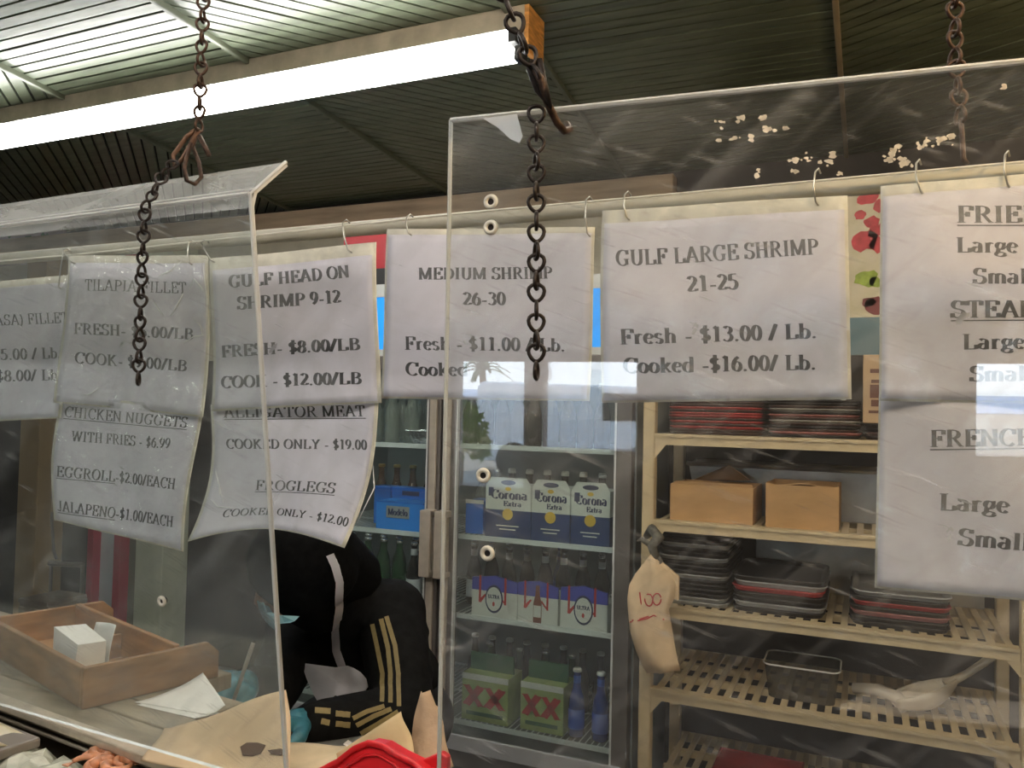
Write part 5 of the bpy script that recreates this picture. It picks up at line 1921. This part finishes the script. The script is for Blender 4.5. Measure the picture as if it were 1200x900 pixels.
def hand_caps(mb_, wrist, f, n, thumb, curl, g=0., sc=1.):
    f = f.normalized()
    n = (n - f * n.dot(f)).normalized()
    s_ = f.cross(n) * thumb
    for i, (o, ln) in enumerate(((.028, .085), (.010, .090), (-.009, .086), (-.027, .078))):
        b0_ = wrist + f * .012 * sc + s_ * o * .7 * sc
        b1_ = wrist + f * ln * sc + s_ * o * sc
        mb_.capsule(b0_, b1_, (.0135 + g) * sc, (.0115 + g) * sc, 10)
        p, d = b1_, f.copy()
        axis = f.cross(n).normalized()
        for j, l in enumerate((.042, .026, .021)):
            l *= (.98, 1.08, 1.0, .80)[i] * sc
            d = Matrix.Rotation(curl[j] * (1 + .08 * i), 3, axis) @ d
            q = p + d * l
            r0 = (.0095, .0085, .0076)[j] + g
            mb_.capsule(p, q, r0 * sc, (r0 - .0008) * sc, 10)
            p = q
    t0_ = wrist + f * .024 * sc + s_ * .026 * sc
    t1_ = t0_ + (f * .55 + s_ * .62 + n * .35).normalized() * .044 * sc
    t2_ = t1_ + (f * .80 + s_ * .05 + n * .60).normalized() * .034 * sc
    t3_ = t2_ + (f * .75 - s_ * .30 + n * .55).normalized() * .026 * sc
    for a_, b__, r0, r1 in ((wrist + f * .012 * sc + s_ * .012 * sc, t0_, .015, .0135), (t0_, t1_, .0135, .0115), (t1_, t2_, .011, .0095), (t2_, t3_, .0095, .008)):
        mb_.capsule(a_, b__, (r0 + g) * sc, (r1 + g) * sc, 10)


body = MB()
for a_, b__, r0, r1 in ((pelvis, pelvis.lerp(chest, .5), .135, .125), (pelvis.lerp(chest, .5), chest, .125, .135), (chest, neck, .11, .06), (neck, head, .055, .058),
                        (chest, Ls_, .09, .07), (chest, Rs_, .09, .07), (Ls_, Le, .055, .042), (Le, Lw, .042, .028), (Rs_, Re, .055, .042), (Re, Rw, .042, .028),
                        (hips[0], knees[0], .085, .058), (hips[1], knees[1], .085, .058), (knees[0], ankles[0], .055, .038), (knees[1], ankles[1], .055, .038)):
    body.capsule(a_, b__, r0, r1)
for s in (0, 1):
    body.capsule(ankles[s] + Vector((0, .04, -.05)), ankles[s] + Vector((-.01, -.15, -.055)), .034, .028)
    body.capsule(hips[s], pelvis, .11, .12)
# head: skull, jaw, nose, ears
hz = fwdh
hx = Vector((0, 0, 1)).cross(hz).normalized()
hy = hz.cross(hx)
if hy.z < 0:
    hy, hx = -hy, -hx
Rm = Matrix((hx, hz, hy)).transposed()
body.ell(head + hy * .02, (.074, .094, .094), Rm)
body.ell(head - hy * .055 + hz * .03, (.055, .065, .055), Rm)
body.capsule(head + hz * .088 + hy * .01, head + hz * .108 - hy * .022, .010, .014)
for s in (-1, 1):
    body.ell(head + hx * s * .075 - hy * .01, (.012, .022, .032), Rm, 10)
    body.ell(head + hx * s * .03 + hz * .086 + hy * .022, (.014, .008, .006), Rm, 8)
body.ell(head + hz * .088 - hy * .058, (.024, .008, .010), Rm, 8)
hand_caps(body, Lw, Lh_dir, Vector((.1, .2, -1)), 1, (.35, .45, .35))
hand_caps(body, Rw, Rh_dir, Vector((-.55, .15, -.7)), -1, (.75, 1.05, .6))
person = body.build('person', skin, None, remesh=.009, sm=3)
tag(person, 'person in black hooded jacket and white apron, bent over the counter writing', 'person')

jk = MB()
for a_, b__, r0, r1 in ((pelvis + Vector((0, -.01, .06)), pelvis.lerp(chest, .5), .165, .160), (pelvis.lerp(chest, .5), chest, .160, .165), (chest, neck, .14, .095), (chest, Ls_, .125, .098), (chest, Rs_, .125, .098),
                        (Ls_, Ls_.lerp(Le, .5), .092, .086), (Ls_.lerp(Le, .5), Le, .086, .070), (Le, Le.lerp(Lw, .6), .068, .056), (Le.lerp(Lw, .6), Le.lerp(Lw, .93), .056, .046),
                        (Rs_, Re, .090, .068), (Re, Re.lerp(Rw, .94), .066, .044)):
    jk.capsule(a_, b__, r0, r1)
# slouching folds on the sleeves
for k, t in enumerate((.30, .48, .64, .80)):
    c_ = Le.lerp(Lw, t)
    jk.ell(c_ + Vector((.004 * (-1) ** k, 0, .004)), (.030, .058 - .014 * t, .060 - .014 * t))
for k, t in enumerate((.2, .42, .62, .82)):
    c_ = Ls_.lerp(Le, t)
    jk.ell(c_ + Vector((.006, .006 * (-1) ** k, 0)), (.094 - .018 * t, .092 - .018 * t, .035))
jacket = jk.build('jacket', black_cloth, person, remesh=.012, sm=4)
hd_ = MB()
hd_.ell(head + hy * .022 - hz * .006, (.096, .112, .112), Rm)
hd_.ell(head - hz * .055 - hy * .02, (.094, .085, .100), Rm)
hd_.capsule(head - hz * .07 + hy * .01, neck + Vector((.0, .03, .03)), .088, .10)
hd_.capsule(head - hy * .05 + hz * .01, neck + Vector((-.03, -.03, -.02)), .078, .085)
hd_.ell(PY(374, 650, 1.66), (.030, .05, .035))
hood = hd_.build('hood', hood_cloth, person, remesh=.010, sm=4)


def tree_of(o):
    me = o.data
    off = WORG[person.name]
    return BVHTree.FromPolygons([v.co + off for v in me.vertices], [tuple(p.vertices) for p in me.polygons])


tz = MB()
for s in (0, 1):
    tz.capsule(hips[s], pelvis + Vector((0, 0, .03)), .125, .145)
    tz.capsule(hips[s], knees[s], .105, .075)
    tz.capsule(knees[s], ankles[s] + Vector((0, 0, .03)), .073, .058)
tz.build('trousers', mat('dark_trousers', (.012, .012, .015), .85, var=.2, scale=40), person, remesh=.014, sm=3)
for s in (0, 1):
    MB().capsule(ankles[s] + Vector((0, .045, -.045)), ankles[s] + Vector((-.01, -.16, -.048)), .040, .036).ell(ankles[s] + Vector((0, 0, -.015)), (.046, .055, .05)).build('shoe', mat('shoe_black', (.015, .015, .015), .5), person, remesh=.010, sm=2)
stool = thing('stool', (pelvis.x, pelvis.y, 0), 'low round wooden stool under the seated person', 'stool')
MB().lathe([(.15, pelvis.z - .205), (.165, pelvis.z - .20), (.165, pelvis.z - .18), (.155, pelvis.z - .172)], 24, (pelvis.x, pelvis.y, 0)).build('seat', bw2, stool)
for k in range(4):
    q = Vector((cos(k * pi / 2 + .7), sin(k * pi / 2 + .7), 0))
    MB().tube([Vector((pelvis.x, pelvis.y, pelvis.z - .205)) + q * .11, Vector((pelvis.x, pelvis.y, 0)) + q * .16], .014, 8).build('leg', bw2, stool)

TJ = tree_of(jacket)


def ribbon(tree, pts, wpx, off, n=14):
    """a strip of cloth laid on a surface along a line seen from the front"""
    out = []
    seg = []
    for i in range(len(pts) - 1):
        for k in range(n):
            t = k / n
            seg.append((pts[i][0] + (pts[i + 1][0] - pts[i][0]) * t, pts[i][1] + (pts[i + 1][1] - pts[i][1]) * t))
    seg.append(pts[-1])
    mb_ = MB()
    prev = None
    for i, p in enumerate(seg):
        a_, b__ = seg[max(0, i - 1)], seg[min(len(seg) - 1, i + 1)]
        dx, dy = b__[0] - a_[0], b__[1] - a_[1]
        q = sqrt(dx * dx + dy * dy) or 1
        nx, ny = -dy / q * wpx / 2, dx / q * wpx / 2
        rowp = [on_tree(tree, p[0] + nx * s, p[1] + ny * s, off) for s in (-1, -.33, .33, 1)]
        if all(rowp):
            if prev and max((x - y).length for x, y in zip(prev, rowp)) < .14:
                o_ = len(mb_.v)
                mb_.v += prev + rowp
                for k in range(3):
                    mb_.f.append((o_ + k, o_ + k + 1, o_ + 5 + k, o_ + 4 + k))
                    mb_.mi.append(0)
            prev = rowp
        else:
            prev = None
    return mb_


for nm, pts in (('sleeve_stripe', [(437, 732), (443, 760), (449, 790), (447, 823)]), ('sleeve_stripe', [(447, 726), (455, 760), (458, 790), (457, 824)]), ('sleeve_stripe', [(453, 723), (463, 757), (467, 790), (467, 828)]),
                ('sleeve_stripe', [(450, 828), (430, 834), (413, 842)]), ('sleeve_stripe', [(458, 831), (438, 839), (417, 850)]), ('sleeve_stripe', [(466, 834), (442, 848), (422, 859)]),
                ('cuff_stripe', [(410, 838), (393, 836.5)]), ('cuff_stripe', [(410, 849.5), (393, 848)]), ('cuff_stripe', [(387, 834), (369, 833)]), ('cuff_stripe', [(386, 847), (376, 845)])):
    mb_ = ribbon(TJ, pts, 5.2 if 'sleeve' in nm else 6.5, .003)
    if mb_.v:
        mb_.build(nm, gold_cloth, person)
comb = MB()
for o in (jacket, hood):
    off = WORG[person.name]
    comb.add([v.co + off for v in o.data.vertices], [tuple(p.vertices) for p in o.data.polygons])
TC = BVHTree.FromPolygons(comb.v, comb.f)
mb_ = ribbon(TC, [(386, 650), (392, 664), (397, 682), (396, 710), (393, 735), (395, 762), (402, 782)], 9, .005)
if mb_.v:
    mb_.build('apron_strap', apron_m, person)
bib = [(353, 777), (363, 778), (378, 780), (393, 782), (402, 781), (407, 780), (415, 783), (423, 788), (429, 795), (433, 803), (427, 811), (420, 818), (407, 819), (393, 815), (386, 820), (380, 824), (373, 824), (367, 813), (359, 795)]
cx, cy = sum(p[0] for p in bib) / len(bib), sum(p[1] for p in bib) / len(bib)
# the bib hangs from the neck in front of the chest: its own gently sagging sheet
Yb0 = (chest.y - .14)
mb_ = MB()
rings = 6
vs = []
for k in range(rings + 1):
    t = k / rings
    for p in bib:
        x, y = cx + (p[0] - cx) * t, cy + (p[1] - cy) * t
        q = PY(x, y, Yb0 - .05 + .0011 * (y - 777) * -1 + .008 * sin(x * .14) * sin(y * .11))
        vs.append(q)
n = len(bib)
fs = []
for k in range(rings):
    for i in range(n):
        j = (i + 1) % n
        fs.append((k * n + i, k * n + j, (k + 1) * n + j, (k + 1) * n + i))
mb_.add(vs, fs)
mb_.build('apron_bib', apron_m, person, smooth=True)
mk = MB()
mk.grid(lambda u, v: head + Rm @ Vector(((u - .5) * .13, .085 + .030 * cos((u - .5) * 2.6) * (1 - .5 * (v - .5) ** 2 * 2), -.015 - .075 * v)), 12, 8, .002)
mk.build('face_mask', mask_m, person, smooth=True)
tipm = MB()
tip = [PY(311, 719, 1.43), PY(324, 723, 1.425), PY(346, 724, 1.46), PY(340, 730, 1.43), PY(328, 731, 1.425)]
tipm.prism(tip, Vector((.004, .010, .002)))
tipm.build('mask_edge', mask_m, person)
gl = MB()
hand_caps(gl, Lw, Lh_dir, Vector((.1, .2, -1)), 1, (.35, .45, .35), .0048)
gl.capsule(Lw - Lh_dir * .03, Lw + Lh_dir * .02, .038, .033)
gl.build('glove', glove_m, person, remesh=.0035, sm=2)['label'] = 'teal glove on the hand resting by the cuff'
gl = MB()
hand_caps(gl, Rw, Rh_dir, Vector((-.55, .15, -.7)), -1, (.75, 1.05, .6), .0048)
gl.capsule(Rw - Rh_dir * .03, Rw + Rh_dir * .02, .036, .032)
gl.build('glove', glove_m, person, remesh=.0035, sm=2)['label'] = 'blue glove closed around the pen'
pn_ = thing('pen', PY(284, 790, 1.35), 'slim grey pen held upright in the blue-gloved hand', 'pen')
p0_, p1_ = PY(272, 826, 1.335), PY(297, 753, 1.36)
MB().tube([p0_, p0_.lerp(p1_, .06), p1_.lerp(p0_, .04), p1_], [.001, .0042, .0048, .004], 10).build('barrel', mat('pen_grey', (.38, .36, .34), .4), pn_, smooth=True)
MB().tube([p1_, p1_ + (p1_ - p0_).normalized() * .004], .003, 8).build('button', black_plastic, pn_)

# ------------------------------------------------------------------ vehicles outside, seen only as faint reflections
def mirrored(px, py, Y):
    d = ray(px, py)
    k = (pa - CAMP).dot(pn3) / d.dot(pn3)
    h = CAMP + d * k
    r = d - pn3 * (2 * d.dot(pn3))
    return h + r * ((Y - h.y) / r.y)


def vehicle(name, label, x, y, L, body_m, van=False):
    r = thing(name, (x, y, -.12), label, 'car')
    g0 = -.12
    pr_ = [(-.5, .30), (.5, .30), (.5, .62), (.46, .80), (.30, .86), (.18, 1.28), (-.26, 1.32), (-.40, .92), (-.5, .86)]
    if van:
        pr_ = [(-.5, .30), (.5, .30), (.5, .80), (.44, 1.0), (.36, 1.62), (-.47, 1.70), (-.5, 1.60)]
    MB().prism([(x + u * L, y - .8, g0 + z) for u, z in pr_], (0, 1.6, 0)).build('body', body_m, r, bevel=.04)
    win = [(.15, .90), (.10, 1.22), (-.22, 1.25), (-.30, .92)] if not van else [(.38, 1.05), (.33, 1.5), (.12, 1.52), (.12, 1.05)]
    MB().prism([(x + u * L, y + .805, g0 + z) for u, z in win], (0, .006, 0)).build('window', mat('car_glass', (.02, .025, .03), .08), r)
    for u in (-.31, .31):
        MB().tube([(x + u * L, y + .62, g0 + .32), (x + u * L, y + .83, g0 + .32)], .32, 20).build('wheel', black_plastic, r)
        MB().tube([(x + u * L, y - .83, g0 + .32), (x + u * L, y - .62, g0 + .32)], .32, 20).build('wheel', black_plastic, r)


q = mirrored(565, 432, -16)
PX_, PYY, PZT = q.x, -16, q.z
palm = thing('palm_tree', (PX_, PYY, -.12), 'green palm tree out on the sand, mirrored in the clear upright panel', 'tree')
leafm = mat('palm_leaf', (.10, .16, .05), .6, var=.3, scale=4)
MB().tube([(PX_, PYY, -.12), (PX_ + .05, PYY, 1.2), (PX_, PYY, PZT)], [.10, .08, .07], 10).build('trunk', mat('bark', (.2, .15, .1), .9, var=.3, scale=20, bump=.4), palm)
cr = MB()
for k in range(18):
    a = k * 2 * pi / 18 + .2 * (k % 3)
    el = .2 + .9 * (k % 4) / 3
    pts = []
    for i in range(8):
        t = i / 7
        pts.append(Vector((PX_ + cos(a) * cos(el) * t * .75, PYY + sin(a) * cos(el) * t * .75, PZT + sin(el) * t * .7 - .42 * t * t)))
    for i in range(7):
        for sg in (1, -1):
            s_ = Vector((-sin(a) * sg, cos(a) * sg, -.35)) * .10 * (1 - i / 9)
            cr.add([pts[i], pts[i + 1], pts[i + 1] + s_ * .8 + (pts[i + 1] - pts[i]) * .4, pts[i] + s_], [(0, 1, 2, 3)])
cr.build('fronds', leafm, palm)
q = mirrored(685, 490, -13)
vehicle('van', 'white van parked outside, mirrored in the clear upright panel', q.x, -13, 3.6, mat('van_white', (.75, .75, .74), .35), True)
q = mirrored(570, 490, -19)
vehicle('car', 'dark car parked outside, mirrored beside the palm tree', q.x, -19, 2.6, mat('car_dark', (.03, .035, .05), .3))
q = mirrored(540, 488, -10)
bsh = thing('bush', (q.x, -10, -.12), 'bright green bush outside, mirrored near the edge of the clear upright panel', 'bush')
m_ = MB()
rr = random.Random(21)
for k in range(420):
    th_a, ph_a = rr.uniform(0, 2 * pi), math.acos(rr.uniform(-.3, 1))
    rd = rr.uniform(.75, 1.05)
    cpt = Vector((q.x + .42 * rd * sin(ph_a) * cos(th_a), -10 + .42 * rd * sin(ph_a) * sin(th_a), .62 + .62 * rd * cos(ph_a)))
    u1 = Vector((rr.gauss(0, 1), rr.gauss(0, 1), rr.gauss(0, 1))).normalized() * .10
    u2 = u1.orthogonal().normalized() * .045
    m_.add([cpt - u1, cpt + u2, cpt + u1, cpt - u2], [(0, 1, 2, 3)])
m_.build('leaves', mat('bush_leaf', (.12, .20, .02), .6, var=.3, scale=3), bsh)
MB().tube([(q.x, -10, -.12), (q.x, -10, .8)], .05, 8).build('stem', MATS['bark'], bsh)

# warm bulb added past the right edge of the view, in place of sunlight
bl = thing('bulb_lamp', (.60, .45, 2.06), 'added warm bulb standing in for sunlight past the upper end of the clear panel', 'lamp')
MB().tube([(.60, .45, 2.6), (.60, .45, 2.18)], .004, 6).build('cord', black_plastic, bl)
MB().lathe([(.018, 2.13), (.020, 2.14), (.020, 2.18), (.010, 2.19)], 14, (.60, .45, 0)).build('holder', black_plastic, bl)
MB().lathe([(.006, 2.058), (.026, 2.068), (.032, 2.088), (.024, 2.112), (.015, 2.13)], 16, (.60, .45, 0)).build('bulb', mat('bulb_glow', (1, .9, .7), .5, emit=(1, .66, .28), es=12), bl, smooth=True)
lamp('bulb_light', 'POINT', (.60, .45, 2.02), BULB, (1, .66, .28), .03)

b2 = thing('bulb_lamp', (.80, 1.95, 2.2), 'warm bare bulb hanging over the shelves, just past the corner of the view', 'lamp')
MB().tube([(.80, 1.95, 2.6), (.80, 1.95, 2.32)], .004, 6).build('cord', black_plastic, b2)
MB().lathe([(.018, 2.27), (.020, 2.28), (.020, 2.32), (.010, 2.33)], 14, (.80, 1.95, 0)).build('holder', black_plastic, b2)
MB().lathe([(.006, 2.198), (.026, 2.208), (.032, 2.228), (.024, 2.252), (.015, 2.27)], 16, (.80, 1.95, 0)).build('bulb', mat('bulb_glow_rear', (1, .9, .7), .5, emit=(1, .66, .28), es=12), b2, smooth=True)
lamp('bulb_light', 'POINT', (.80, 1.95, 2.17), BULB * .5, (1, .70, .34), .03)
